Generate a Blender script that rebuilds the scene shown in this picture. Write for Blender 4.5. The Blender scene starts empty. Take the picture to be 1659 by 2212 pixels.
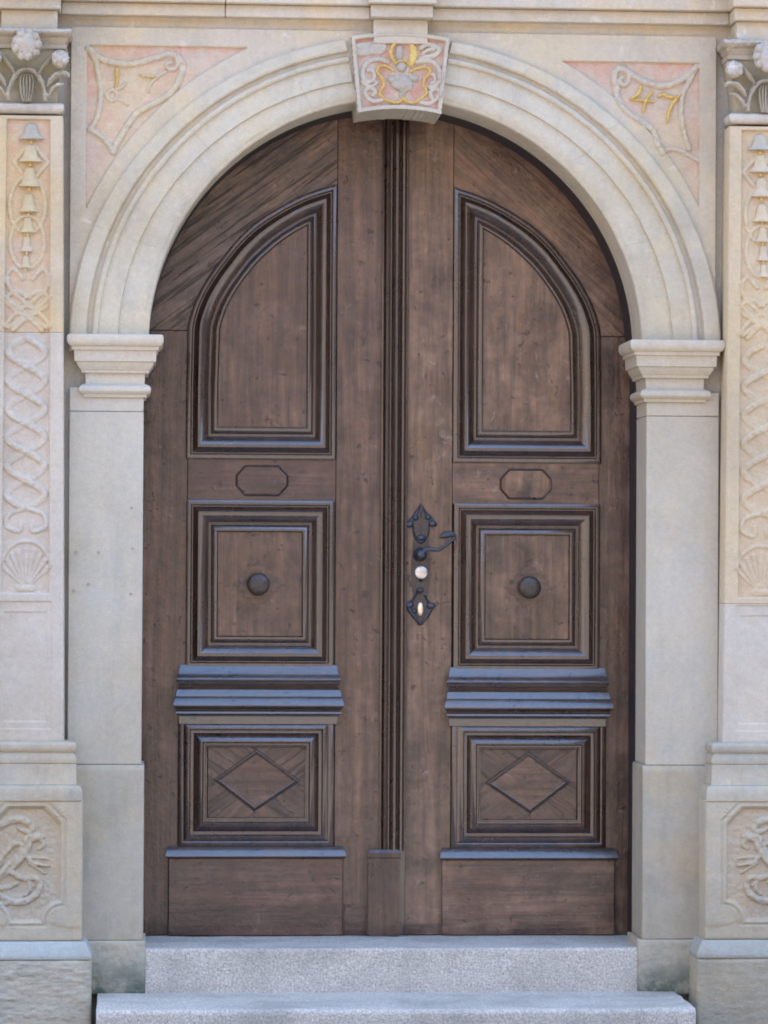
import bpy, bmesh, math, random
import numpy as np
from mathutils import Vector, Matrix, noise as mnoise
random.seed(7); rng = np.random.default_rng(7)
scn = bpy.context.scene
R = math.radians

# ------------------------------------------------------------------ camera, world, sun, exposure
S = 0.00145                    # metres per photo pixel (1659 wide view) on the front face of the door jambs (Y = 0)
Z0 = 0.36
def PX(px): return (px - 851) * S
def PZ(py): return (2022 - py) * S + Z0
CAM = Vector((PX(290), -11.0, PZ(1230)))
AIM = Vector((PX(829.5), 0.0, PZ(1106)))
cd = bpy.data.cameras.new('camera'); cam = bpy.data.objects.new('camera', cd)
scn.collection.objects.link(cam); scn.camera = cam
q = (AIM - CAM).to_track_quat('-Z', 'Y').to_matrix() @ Matrix.Rotation(R(0.30), 3, 'Z')
cam.location = CAM; cam.rotation_euler = q.to_euler()
FOC = (AIM - CAM).length / S
cd.sensor_fit = 'VERTICAL'; cd.sensor_height = 24.0
cd.lens = 24.0 * FOC / 2212.0
cd.clip_start = 0.1; cd.clip_end = 500.0
cd.dof.use_dof = True; cd.dof.focus_distance = 8.3; cd.dof.aperture_fstop = 7.5

SUN_EL, SUN_AZ = 50.0, 118.0     # azimuth measured from the wall's normal, seen from the door: minus = from the left of the picture
w = bpy.data.worlds.new('World'); scn.world = w; w.use_nodes = True
wn = w.node_tree; bg = wn.nodes['Background']
sky = wn.nodes.new('ShaderNodeTexSky'); sky.sky_type = 'NISHITA'; sky.sun_disc = False
sky.sun_elevation = R(SUN_EL); sky.sun_rotation = R(180 - SUN_AZ); sky.air_density = 1.0; sky.dust_density = 0.6; sky.ozone_density = 1.0
wn.links.new(sky.outputs[0], bg.inputs[0]); bg.inputs[1].default_value = 0.15
sd = bpy.data.lights.new('sun', 'SUN'); sd.energy = 4.0; sd.angle = R(0.6); sd.color = (1.0, 0.93, 0.84)
so = bpy.data.objects.new('sun', sd); scn.collection.objects.link(so)
sdir = Vector((math.sin(R(SUN_AZ)) * math.cos(R(SUN_EL)), -math.cos(R(SUN_AZ)) * math.cos(R(SUN_EL)), math.sin(R(SUN_EL))))
so.rotation_euler = sdir.to_track_quat('Z', 'Y').to_euler(); so.location = (0, -6, 8)
vs = scn.view_settings; vs.view_transform = 'Standard'; vs.look = 'None'; vs.gamma = 1; vs.exposure = 2.88

# ------------------------------------------------------------------ photo measurement -> metres
Q = np.array(q)
def ray(px, py, Y):
    px = np.asarray(px, float); py = np.asarray(py, float)
    d0 = (px - 829.5); d1 = -(py - 1106.0); d2 = -FOC
    dx = Q[0][0]*d0 + Q[0][1]*d1 + Q[0][2]*d2
    dy = Q[1][0]*d0 + Q[1][1]*d1 + Q[1][2]*d2
    dz = Q[2][0]*d0 + Q[2][1]*d1 + Q[2][2]*d2
    t = (Y - CAM.y) / dy
    return CAM.x + dx*t, CAM.z + dz*t
XF = float(ray(853, 900, 0)[0])            # symmetry axis of the stone front
class F:
    """upright, unsheared frame on the plane Y: measured sizes -> metres; mir flips it about a world axis"""
    def __init__(s, px0, py0, Y, mir=None, dz=0.0):
        s.px0, s.py0, s.Y, s.mir, s.dz = px0, py0, Y, mir, dz
        x, z = ray(px0, py0, Y); s.X0, s.Z0 = float(x), float(z)
        s.k = float(ray(px0+50, py0, Y)[0] - ray(px0-50, py0, Y)[0]) / 100
    def X(s, px):
        x = s.X0 + (np.asarray(px, float) - s.px0) * s.k
        return x if s.mir is None else 2*s.mir - x
    def Z(s, py): return s.Z0 - (np.asarray(py, float) - s.py0) * s.k + s.dz
    def P(s, px, py, h=0.0):               # h = how far it stands out, in photo pixels
        return (float(s.X(px)), s.Y - h*s.k, float(s.Z(py)))

# ------------------------------------------------------------------ materials
MATS = {}
def nn(nt, t, **k):
    n = nt.nodes.new(t)
    for a, b in k.items(): setattr(n, a, b)
    return n
def mat_base(name):
    m = bpy.data.materials.new(name); m.use_nodes = True
    nt = m.node_tree; return m, nt, nt.nodes['Principled BSDF']
def noise(nt, vec, scale, detail=4, rough=.55, dist=0.0):
    n = nn(nt, 'ShaderNodeTexNoise'); n.inputs['Scale'].default_value = scale
    n.inputs['Detail'].default_value = detail; n.inputs['Roughness'].default_value = rough; n.inputs['Distortion'].default_value = dist
    nt.links.new(vec, n.inputs['Vector']); return n.outputs['Fac']
def ramp(nt, fac, a, b, ca=(0,0,0,1), cb=(1,1,1,1)):
    r = nn(nt, 'ShaderNodeValToRGB'); e = r.color_ramp.elements
    e[0].position = a; e[1].position = b; e[0].color = ca; e[1].color = cb
    nt.links.new(fac, r.inputs[0]); return r.outputs[0]
def mix(nt, fac, a, b, mode='MIX'):
    m = nn(nt, 'ShaderNodeMix', data_type='RGBA', blend_type=mode)
    for i, v in ((0, fac), (6, a), (7, b)):
        if hasattr(v, 'node'): nt.links.new(v, m.inputs[i])
        elif i == 0: m.inputs[0].default_value = v
        else: m.inputs[i].default_value = (*v, 1)
    return m.outputs[2]
def math_(nt, op, a, b=None):
    m = nn(nt, 'ShaderNodeMath', operation=op)
    for i, v in enumerate((a, b)):
        if v is None: continue
        if hasattr(v, 'node'): nt.links.new(v, m.inputs[i])
        else: m.inputs[i].default_value = v
    return m.outputs[0]
def geo_z(nt):
    g = nn(nt, 'ShaderNodeNewGeometry'); s_ = nn(nt, 'ShaderNodeSeparateXYZ'); nt.links.new(g.outputs['Position'], s_.inputs[0])
    return g.outputs['Position'], s_.outputs['Z']
def stone(name, base, warm=(0.62,0.50,0.33), warm_amt=.35, grey=(0.36,0.37,0.38), grey_amt=.35, white_amt=.15, bump=.35, rough=.85,
          pink=None, pink_amt=.75, moss_z=None, tint=.10, scale=1.0, fine=220, wm=(1.03,.98,.87), tool=.6):
    m, nt, bs = mat_base(name); L = nt.links
    tc = nn(nt, 'ShaderNodeTexCoord'); pos, z = geo_z(nt); v = pos
    n1 = noise(nt, v, 3.2*scale, 5, .6, .4); n2 = noise(nt, v, 7.0*scale, 5, .62, .2); n3 = noise(nt, v, 55, 4, .6); n4 = noise(nt, v, fine, 3, .6)
    mp = nn(nt, 'ShaderNodeMapping'); mp.inputs['Scale'].default_value = (9, 9, 1.5); L.new(v, mp.inputs[0])
    n5 = noise(nt, mp.outputs[0], 1.6*scale, 5, .6)
    c = mix(nt, math_(nt, 'MULTIPLY', ramp(nt, n1, .46, .60), min(1, warm_amt*1.35)), base, warm)
    c = mix(nt, math_(nt, 'MULTIPLY', ramp(nt, n2, .48, .68), grey_amt), c, grey)
    c = mix(nt, math_(nt, 'MULTIPLY', ramp(nt, n5, .50, .72), grey_amt*.8), c, (grey[0]*.86, grey[1]*.84, grey[2]*.80))
    c = mix(nt, math_(nt, 'MULTIPLY', ramp(nt, noise(nt, v, 1.3*scale, 6, .65, .3), .46, .62), .38), c, (0.32,0.275,0.21))
    c = mix(nt, math_(nt, 'MULTIPLY', ramp(nt, noise(nt, v, 13, 6, .7, .6), .60, .68), white_amt), c, (0.74,0.73,0.71))
    if pink:
        at = nn(nt, 'ShaderNodeAttribute', attribute_name='paint')
        f = math_(nt, 'MULTIPLY', at.outputs['Fac'], ramp(nt, noise(nt, v, 14, 6, .72, .6), .38, .60, (.18,.18,.18,1)))
        c = mix(nt, math_(nt, 'MULTIPLY', f, pink_amt), c, pink)
    c = mix(nt, 1.0, c, ramp(nt, n3, .3, .75, (.92,.92,.92,1), (1.06,1.06,1.06,1)), 'MULTIPLY')
    c = mix(nt, 1.0, c, ramp(nt, n4, .3, .7, (.94,.94,.94,1), (1.05,1.05,1.05,1)), 'MULTIPLY')
    c = mix(nt, 1.0, c, wm, 'MULTIPLY')
    oi = nn(nt, 'ShaderNodeObjectInfo')
    t_ = nn(nt, 'ShaderNodeMapRange'); t_.inputs[3].default_value = 1-tint; t_.inputs[4].default_value = 1+tint; L.new(oi.outputs['Random'], t_.inputs[0])
    hs = nn(nt, 'ShaderNodeHueSaturation'); L.new(t_.outputs[0], hs.inputs['Value']); L.new(c, hs.inputs['Color']); c = hs.outputs[0]
    if moss_z is not None:
        mr = nn(nt, 'ShaderNodeMapRange'); mr.inputs[1].default_value = moss_z[0]; mr.inputs[2].default_value = moss_z[1]
        mr.inputs[3].default_value = 1; mr.inputs[4].default_value = 0; L.new(z, mr.inputs[0])
        f = math_(nt, 'MULTIPLY', mr.outputs[0], ramp(nt, noise(nt, v, 16, 5, .65), .32, .58))
        c = mix(nt, f, c, (0.085,0.115,0.085))
    L.new(c, bs.inputs['Base Color']); bs.inputs['Roughness'].default_value = rough; bs.inputs['Specular IOR Level'].default_value = .35
    h = math_(nt, 'ADD', math_(nt, 'MULTIPLY', n3, .7), math_(nt, 'MULTIPLY', n4, .3))
    h = math_(nt, 'ADD', h, math_(nt, 'MULTIPLY', n2, .8))
    tm = nn(nt, 'ShaderNodeMapping'); tm.inputs['Scale'].default_value = (14, 14, 210); L.new(v, tm.inputs[0])
    h = math_(nt, 'ADD', h, math_(nt, 'MULTIPLY', noise(nt, tm.outputs[0], 1.0, 3, .6, .3), tool*.5))
    h = math_(nt, 'SUBTRACT', h, math_(nt, 'MULTIPLY', ramp(nt, noise(nt, v, 120, 2, .5), .66, .74), .5))
    b = nn(nt, 'ShaderNodeBump'); b.inputs['Strength'].default_value = bump; b.inputs['Distance'].default_value = .006
    L.new(h, b.inputs['Height']); L.new(b.outputs[0], bs.inputs['Normal'])
    MATS[name] = m; return m
def wood(name, angle=0, dark=(0.034,0.015,0.010), light=(0.130,0.064,0.037), crack=0.0, rough=.36, gloss=.5, bleach=.25, coat=.6, cior=1.55):
    m, nt, bs = mat_base(name); L = nt.links
    pos, z = geo_z(nt)
    oi = nn(nt, 'ShaderNodeObjectInfo')
    ad = nn(nt, 'ShaderNodeVectorMath', operation='ADD'); sc = nn(nt, 'ShaderNodeVectorMath', operation='SCALE'); sc.inputs[0].default_value = (3.1, 1.7, 5.3)
    L.new(oi.outputs['Random'], sc.inputs['Scale']); L.new(pos, ad.inputs[0]); L.new(sc.outputs[0], ad.inputs[1])
    rt = nn(nt, 'ShaderNodeMapping', vector_type='POINT'); rt.inputs['Rotation'].default_value = (0, R(angle), 0); L.new(ad.outputs[0], rt.inputs[0])
    st = nn(nt, 'ShaderNodeMapping'); st.inputs['Scale'].default_value = (62, 62, 3.0); L.new(rt.outputs[0], st.inputs[0])
    st2 = nn(nt, 'ShaderNodeMapping'); st2.inputs['Scale'].default_value = (16, 16, 1.6); L.new(rt.outputs[0], st2.inputs[0])
    g1 = noise(nt, st.outputs[0], 1.0, 5, .65, .25); g2 = noise(nt, st2.outputs[0], 1.0, 5, .6, .9)
    bl = noise(nt, ad.outputs[0], 6.5, 5, .6, .5); bl2 = noise(nt, ad.outputs[0], 30, 4, .65)
    c = mix(nt, ramp(nt, g2, .32, .68), dark, light)
    c = mix(nt, math_(nt, 'MULTIPLY', ramp(nt, bl, .44, .62), bleach), c, (0.28,0.168,0.104))
    c = mix(nt, 1.0, c, ramp(nt, g1, .28, .70, (.42,.40,.40,1), (1.25,1.25,1.25,1)), 'MULTIPLY')
    c = mix(nt, 1.0, c, ramp(nt, bl2, .30, .72, (.68,.68,.70,1), (1.2,1.17,1.14,1)), 'MULTIPLY')
    h = math_(nt, 'ADD', math_(nt, 'MULTIPLY', g1, .6), math_(nt, 'MULTIPLY', bl2, 1.25))
    if crack:
        st3 = nn(nt, 'ShaderNodeMapping'); st3.inputs['Scale'].default_value = (95, 95, 4.2); L.new(rt.outputs[0], st3.inputs[0])
        ck = noise(nt, st3.outputs[0], 1.0, 3, .5, .15)
        msk = ramp(nt, ck, .34, .44)
        c = mix(nt, 1.0, c, mix(nt, crack, (1,1,1), msk), 'MULTIPLY')
        h = math_(nt, 'ADD', h, math_(nt, 'MULTIPLY', msk, crack*2.0))
    sp = ramp(nt, noise(nt, ad.outputs[0], 42, 2, .5, .8), .27, .33)
    c = mix(nt, 1.0, c, mix(nt, .65, (1,1,1), sp), 'MULTIPLY')
    lw = ramp(nt, noise(nt, ad.outputs[0], 17, 3, .6, 1.2), .66, .72)
    c = mix(nt, math_(nt, 'MULTIPLY', lw, bleach*.8), c, (0.30,0.22,0.17)); h = math_(nt, 'ADD', h, math_(nt, 'MULTIPLY', sp, .6))
    vr = nn(nt, 'ShaderNodeMapRange'); vr.inputs[3].default_value = .84; vr.inputs[4].default_value = 1.14; L.new(oi.outputs['Random'], vr.inputs[0])
    hv = nn(nt, 'ShaderNodeHueSaturation'); L.new(vr.outputs[0], hv.inputs['Value']); hv.inputs['Saturation'].default_value = 1.06; L.new(c, hv.inputs['Color']); c = hv.outputs[0]
    L.new(c, bs.inputs['Base Color'])
    r_ = nn(nt, 'ShaderNodeMapRange'); r_.inputs[1].default_value = .3; r_.inputs[2].default_value = .7; r_.inputs[3].default_value = rough-.12; r_.inputs[4].default_value = rough+.22; L.new(bl, r_.inputs[0])
    L.new(r_.outputs[0], bs.inputs['Roughness']); bs.inputs['Specular IOR Level'].default_value = gloss
    bs.inputs['Coat Weight'].default_value = coat; bs.inputs['Coat Roughness'].default_value = .19; bs.inputs['Coat IOR'].default_value = cior
    b = nn(nt, 'ShaderNodeBump'); b.inputs['Strength'].default_value = .7; b.inputs['Distance'].default_value = .006
    L.new(h, b.inputs['Height']); L.new(b.outputs[0], bs.inputs['Normal'])
    MATS[name] = m; return m
def plain(name, col, rough=.5, metal=0.0, bump=.2, nscale=60, vary=.25):
    m, nt, bs = mat_base(name); pos, z = geo_z(nt); n = noise(nt, pos, nscale, 4, .6)
    c = mix(nt, 1.0, col, ramp(nt, n, .3, .7, (1-vary,)*3+(1,), (1+vary,)*3+(1,)), 'MULTIPLY'); nt.links.new(c, bs.inputs['Base Color'])
    bs.inputs['Roughness'].default_value = rough; bs.inputs['Metallic'].default_value = metal
    b = nn(nt, 'ShaderNodeBump'); b.inputs['Strength'].default_value = bump; b.inputs['Distance'].default_value = .002
    nt.links.new(n, b.inputs['Height']); nt.links.new(b.outputs[0], bs.inputs['Normal']); MATS[name] = m; return m
def granite(name):
    m, nt, bs = mat_base(name); pos, z = geo_z(nt); L = nt.links
    n1 = noise(nt, pos, 150, 4, .85); n2 = noise(nt, pos, 260, 3, .75); n3 = noise(nt, pos, 4, 5, .65, .4); n6 = noise(nt, pos, 90, 3, .7)
    c = ramp(nt, n1, .34, .62, (0.28,0.255,0.22,1), (0.80,0.725,0.62,1))
    c = mix(nt, math_(nt, 'MULTIPLY', ramp(nt, n2, .58, .68), .55), c, (0.14,0.135,0.13))
    c = mix(nt, math_(nt, 'MULTIPLY', ramp(nt, n6, .54, .64), .5), c, (0.50,0.42,0.36))
    c = mix(nt, math_(nt, 'MULTIPLY', ramp(nt, n3, .46, .64), .45), c, (0.24,0.23,0.20))
    L.new(c, bs.inputs['Base Color']); bs.inputs['Roughness'].default_value = .75
    h = math_(nt, 'ADD', n1, math_(nt, 'MULTIPLY', n6, 1.8))
    b = nn(nt, 'ShaderNodeBump'); b.inputs['Strength'].default_value = .6; b.inputs['Distance'].default_value = .006
    L.new(h, b.inputs['Height']); L.new(b.outputs[0], bs.inputs['Normal']); MATS[name] = m; return m

PINK = (0.54, 0.25, 0.185)
stone('stone_jamb', (0.50,0.48,0.43), warm=(0.52,0.46,0.36), warm_amt=.30, grey=(0.42,0.45,0.47), grey_amt=.5, white_amt=.08, bump=.14, tint=.03, wm=(1.06,1.0,.89))
stone('stone_arch', (0.52,0.49,0.43), warm=(0.56,0.48,0.33), warm_amt=.38, grey=(0.42,0.42,0.40), grey_amt=.5, white_amt=.2, bump=.24, tint=.03)
stone('stone_impost', (0.50,0.48,0.44), warm_amt=.12, grey=(0.44,0.46,0.48), grey_amt=.35, white_amt=.1, bump=.14, tint=.03, wm=(1.08,1.01,.89))
stone('stone_spandrel', (0.52,0.47,0.41), warm=(0.58,0.49,0.33), warm_amt=.45, grey_amt=.25, white_amt=.3, bump=.32, pink=PINK, pink_amt=.72, tint=.03)
stone('stone_wall', (0.47,0.46,0.45), warm=(0.52,0.45,0.33), warm_amt=.35, grey=(0.34,0.36,0.40), grey_amt=.5, white_amt=.15, bump=.25, tint=.02)
stone('stone_entablature', (0.54,0.50,0.45), warm=(0.60,0.50,0.36), warm_amt=.45, grey=(0.44,0.45,0.47), grey_amt=.4, white_amt=.45, bump=.3, tint=.05)
stone('stone_shaft_warm', (0.55,0.47,0.37), warm=(0.62,0.48,0.26), warm_amt=.55, grey_amt=.18, white_amt=.1, bump=.3, pink=(0.53,0.28,0.20), pink_amt=.5, tint=.03)
stone('stone_shaft_ochre', (0.55,0.465,0.35), warm=(0.57,0.46,0.29), warm_amt=.4, grey_amt=.12, white_amt=.15, bump=.3, pink=(0.50,0.30,0.20), pink_amt=.34, tint=.02)
stone('stone_shaft_pale', (0.53,0.50,0.47), warm=(0.55,0.49,0.42), warm_amt=.3, grey_amt=.15, white_amt=.1, bump=.2, pink=(0.55,0.38,0.32), pink_amt=.28, tint=.02)
stone('stone_base', (0.46,0.43,0.37), warm=(0.47,0.40,0.30), warm_amt=.4, grey=(0.32,0.33,0.33), grey_amt=.7, white_amt=.22, bump=.3, tint=.04)
stone('stone_pedestal', (0.46,0.42,0.35), warm=(0.50,0.42,0.30), warm_amt=.4, grey=(0.36,0.38,0.39), grey_amt=.35, white_amt=.06, bump=.3, pink=(0.50,0.29,0.21), pink_amt=.3, tint=.03)
stone('stone_jamb_base', (0.44,0.41,0.36), warm=(0.46,0.39,0.28), warm_amt=.5, grey=(0.33,0.33,0.30), grey_amt=.6, white_amt=.06, bump=.25, tint=.03)
stone('stone_plinth', (0.46,0.435,0.375), warm=(0.44,0.38,0.28), warm_amt=.35, grey=(0.28,0.31,0.32), grey_amt=.5, white_amt=.05, bump=.6, tint=.03)
stone('stone_plinth_mossy', (0.47,0.445,0.385), warm=(0.46,0.40,0.30), warm_amt=.35, grey=(0.30,0.33,0.33), grey_amt=.5, white_amt=.05, bump=.5, moss_z=(0.19,0.31), tint=.03)
stone('stone_ledge', (0.40,0.45,0.47), warm=(0.36,0.38,0.33), warm_amt=.4, grey=(0.42,0.44,0.44), grey_amt=.8, white_amt=.2, bump=.5, tint=.02)
stone('stone_capital', (0.46,0.42,0.38), warm=(0.40,0.38,0.28), warm_amt=.5, grey=(0.30,0.28,0.26), grey_amt=.6, white_amt=.5, bump=.6, tint=.02)
stone('stone_capital_white', (0.58,0.56,0.55), warm=(0.50,0.46,0.43), warm_amt=.5, grey=(0.36,0.35,0.35), grey_amt=.6, white_amt=.5, bump=.5, tint=.02)
stone('stone_bell_core', (0.40,0.37,0.30), warm=(0.36,0.37,0.24), warm_amt=.6, grey=(0.24,0.22,0.20), grey_amt=.5, white_amt=.0, bump=.5)
stone('stone_carving', (0.47,0.44,0.40), warm=(0.58,0.53,0.44), warm_amt=.3, grey_amt=.25, white_amt=.3, bump=.35, pink=(0.46,0.20,0.155), pink_amt=.9, tint=.03)
plain('gold_paint', (0.60,0.42,0.13), rough=.55, vary=.18, nscale=90)
plain('gold_worn', (0.58,0.48,0.27), rough=.6, vary=.2, nscale=90)
plain('grey_paint', (0.37,0.32,0.26), rough=.75, vary=.15)
plain('iron', (0.055,0.062,0.078), rough=.34, metal=.55, bump=.5, nscale=160, vary=.4)
plain('lock_plate_metal', (0.075,0.060,0.052), rough=.45, metal=.5, bump=.4, nscale=120)
plain('polished_metal', (0.62,0.58,0.54), rough=.33, metal=.75, bump=.2)
plain('brass', (0.86,0.72,0.52), rough=.30, metal=.6, bump=.15)
plain('frame_shade_black', (0.016,0.014,0.018), rough=.55, bump=.4, nscale=50)  # near-black stands in for the shade between masonry and door
plain('dark_hole', (0.01,0.01,0.01), rough=.9)
plain('cobble', (0.17,0.155,0.14), rough=.85, nscale=9, bump=.6)
granite('granite')
stone('granite_step', (0.34,0.36,0.38), warm=(0.38,0.36,0.32), warm_amt=.3, grey=(0.26,0.30,0.33), grey_amt=.4, white_amt=.35, bump=.5, moss_z=None, fine=260)
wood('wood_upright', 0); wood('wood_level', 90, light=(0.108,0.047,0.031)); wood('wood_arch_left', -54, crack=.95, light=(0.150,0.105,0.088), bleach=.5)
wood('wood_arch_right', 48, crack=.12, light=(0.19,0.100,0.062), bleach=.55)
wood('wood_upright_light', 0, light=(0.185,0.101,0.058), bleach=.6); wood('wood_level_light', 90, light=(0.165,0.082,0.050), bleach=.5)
wood('wood_moulding', 0, dark=(0.026,0.011,0.007), light=(0.060,0.026,0.016), rough=.27, bleach=.05, coat=1.0, cior=1.75)
wood('wood_moulding_level', 90, dark=(0.020,0.009,0.007), light=(0.052,0.025,0.016), rough=.30, gloss=.7, bleach=.15, coat=1.0, cior=1.75)
wood('wood_diag_a', 55, crack=.45); wood('wood_diag_b', -55, crack=.45)
M = MATS

# ------------------------------------------------------------------ object helpers
def thing(name, label, cat, loc=(0,0,0), group=None):
    o = bpy.data.objects.new(name, None); scn.collection.objects.link(o); o.location = loc; o.empty_display_size = .1
    o['label'] = label; o['category'] = cat
    if group: o['group'] = group
    return o
def base_of(p):
    v = Vector((0,0,0))
    while p is not None: v += Vector(p.location); p = p.parent
    return v
def mk(name, verts, faces, mat, parent=None, smooth=None, bev=0.0, seg=2, attr=None):
    me = bpy.data.meshes.new(name); b = base_of(parent)
    if isinstance(verts, np.ndarray): verts = (verts - np.array(b)).tolist()
    else: verts = [(v[0]-b.x, v[1]-b.y, v[2]-b.z) for v in verts]
    me.from_pydata(verts, [], faces if isinstance(faces, list) else faces.tolist()); me.update()
    bm = bmesh.new(); bm.from_mesh(me); bmesh.ops.recalc_face_normals(bm, faces=bm.faces); bm.to_mesh(me); bm.free()
    if smooth is not None:
        me.polygons.foreach_set('use_smooth', [True]*len(me.polygons)); me.set_sharp_from_angle(angle=R(smooth))
    if attr is not None:
        a = me.attributes.new('paint', 'FLOAT', 'POINT'); a.data.foreach_set('value', attr)
    o = bpy.data.objects.new(name, me); scn.collection.objects.link(o); o.data.materials.append(M[mat] if isinstance(mat, str) else mat)
    o.parent = parent
    if bev:
        md = o.modifiers.new('edge', 'BEVEL'); md.width = bev; md.segments = seg; md.limit_method = 'ANGLE'; md.angle_limit = R(35)
        me.polygons.foreach_set('use_smooth', [True]*len(me.polygons)); md.harden_normals = False
        me.set_sharp_from_angle(angle=R(50))
    return o
class MB:
    def __init__(s): s.v = []; s.f = []
    def add(s, v, f):
        n = len(s.v); s.v += [tuple(p) for p in v]; s.f += [tuple(i+n for i in t) for t in f]; return s
    def box(s, x0,x1,y0,y1,z0,z1):
        return s.add([(x,y,z) for x in (x0,x1) for y in (y0,y1) for z in (z0,z1)],
                     [(0,1,3,2),(4,6,7,5),(0,4,5,1),(2,3,7,6),(0,2,6,4),(1,5,7,3)])
    def build(s, name, mat, parent=None, worn=0.0, **k):
        if worn: s.v = [tuple(Vector(p)+(mnoise.noise_vector(Vector(p)*70)*.6+mnoise.noise_vector(Vector(p)*170)*.4)*worn) for p in s.v]
        return mk(name, s.v, s.f, mat, parent, **k)
def wbox(name, mat, parent, x0,x1,yf,yb,z0,z1, bev=.003, seg=2):
    return MB().box(min(x0,x1),max(x0,x1),yf,yb,min(z0,z1),max(z0,z1)).build(name, mat, parent, bev=bev, seg=seg)
def pbox(name, mat, parent, f, px0,px1,py0,py1,hf,depth, bev=.003, seg=2):
    return wbox(name, mat, parent, float(f.X(px0)), float(f.X(px1)), f.Y-hf*f.k, f.Y+depth, float(f.Z(py0)), float(f.Z(py1)), bev, seg)
def prism(name, mat, parent, pts, yf, yb, bev=0.0, smooth=None):
    """polygon (x,z) given a thickness"""
    n = len(pts)
    v = [(x, yf, z) for x, z in pts] + [(x, yb, z) for x, z in pts]
    f = [tuple(range(n)), tuple(range(2*n-1, n-1, -1))] + [(i, (i+1)%n, (i+1)%n+n, i+n) for i in range(n)]
    me_o = mk(name, v, f, mat, parent)
    bm = bmesh.new(); bm.from_mesh(me_o.data); big = [x for x in bm.faces if len(x.verts) > 4]
    bmesh.ops.triangulate(bm, faces=big); bm.to_mesh(me_o.data); bm.free()
    if bev:
        md = me_o.modifiers.new('edge', 'BEVEL'); md.width = bev; md.segments = 2; md.limit_method = 'ANGLE'; md.angle_limit = R(40)
    return me_o
def loft_rect(mb, x0, x1, yf, yb, levels, sides=(1,1), fr=1.0):
    """stack of rectangles: levels = [(z, overhang)]"""
    vs_ = []; fs = []
    for z, o in levels:
        vs_ += [(x0-o*sides[0], yf-o*fr, z), (x1+o*sides[1], yf-o*fr, z), (x1+o*sides[1], yb, z), (x0-o*sides[0], yb, z)]
    n = len(levels)
    for i in range(n-1):
        for j in range(4): a = i*4+j; b = i*4+(j+1)%4; fs.append((a, b, b+4, a+4))
    fs.append((0,1,2,3)); fs.append(tuple((n-1)*4+j for j in (3,2,1,0)))
    mb.add(vs_, fs); return mb
def catmull(pts, n=8, closed=False):
    out = []; N = len(pts); P = [np.array(p, float) for p in pts]
    rngs = range(N if closed else N-1)
    for i in rngs:
        if closed: p0,p1,p2,p3 = P[(i-1)%N],P[i],P[(i+1)%N],P[(i+2)%N]
        else: p0,p1,p2,p3 = P[max(i-1,0)],P[i],P[i+1],P[min(i+2,N-1)]
        for t in np.linspace(0,1,n,endpoint=False):
            out.append(tuple(.5*((2*p1)+(-p0+p2)*t+(2*p0-5*p1+4*p2-p3)*t*t+(-p0+3*p1-3*p2+p3)*t**3)))
    if not closed: out.append(tuple(P[-1]))
    return out
def offset_loop(pts, d):
    """pts closed loop (clockwise in photo coordinates); move every side inwards by d with mitred corners"""
    P = np.array(pts, float); n = len(P)
    a = np.roll(P, 1, 0); b = np.roll(P, -1, 0)
    e1 = P-a; e2 = b-P
    e1 /= np.linalg.norm(e1, axis=1)[:,None]; e2 /= np.linalg.norm(e2, axis=1)[:,None]
    n1 = np.stack([-e1[:,1], e1[:,0]],1); n2 = np.stack([-e2[:,1], e2[:,0]],1)
    m = n1+n2; m /= np.maximum(1e-6, (m*n1).sum(1))[:,None]
    return P + m*d
def sweep_frame(name, mat, parent, f, outline, prof, smooth=32, inner=None):
    """moulding: profile [(inset, height)] run round a closed outline"""
    if inner is None: rings = [offset_loop(outline, o) for o, h in prof]
    else: rings = [np.array(outline)+(np.array(inner)-np.array(outline))*(o/prof[-1][0]) for o, h in prof]
    n = len(outline); v = []; fs = []
    for r, (o, h) in zip(rings, prof): v += [f.P(x, y, h) for x, y in r]
    for i in range(len(prof)-1):
        for j in range(n): a = i*n+j; b = i*n+(j+1)%n; fs.append((a, b, b+n, a+n))
    return mk(name, v, fs, mat, parent, smooth=smooth), rings[-1]
def ribbon(mb, f, pts, w, h, h0=-2.0, m=6, taper=(1,1)):
    """raised rounded strand lying on the plane of f"""
    P = np.array(pts, float); n = len(P)
    T = np.gradient(P, axis=0); T /= np.maximum(1e-6, np.linalg.norm(T, axis=1))[:,None]; N = np.stack([-T[:,1], T[:,0]],1)
    ws = np.interp(np.linspace(0,1,n), [0,.15,.85,1], [w*taper[0], w, w, w*taper[1]]) if np.isscalar(w) else np.interp(np.linspace(0,1,n), np.linspace(0,1,len(w)), w)
    v = []; fs = []
    for i in range(n):
        for j in range(m+1):
            t = math.pi*j/m; c = math.cos(t); s_ = math.sin(t)
            p = P[i]+N[i]*ws[i]*c; hh = h0 + (h*min(1, ws[i]/max(ws.max()*.6,1e-6))-h0)*s_
            v.append(f.P(p[0], p[1], hh))
    for i in range(n-1):
        for j in range(m): a = i*(m+1)+j; fs.append((a, a+1, a+m+2, a+m+1))
    fs.append(tuple(range(m+1))); fs.append(tuple((n-1)*(m+1)+j for j in range(m,-1,-1)))
    mb.add(v, fs); return mb
def ball(mb, f, px, py, h, rx, ry, rh, seed=0, lump=0.0, nu=16, nv=10):
    v = []; fs = []
    for i in range(nv+1):
        a = math.pi*i/nv
        for j in range(nu):
            b = 2*math.pi*j/nu; d = Vector((math.sin(a)*math.cos(b), math.sin(a)*math.sin(b), math.cos(a)))
            k = 1 + lump*mnoise.fractal(d*1.9+Vector((seed*3.1,0,seed)), 1.0, 2.0, 3)
            v.append(f.P(px+d.x*rx*k, py+d.z*ry*k, h+d.y*rh*k))
    for i in range(nv):
        for j in range(nu): a = i*nu+j; b = i*nu+(j+1)%nu; fs.append((a, b, b+nu, a+nu))
    mb.add(v, fs); return mb
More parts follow.
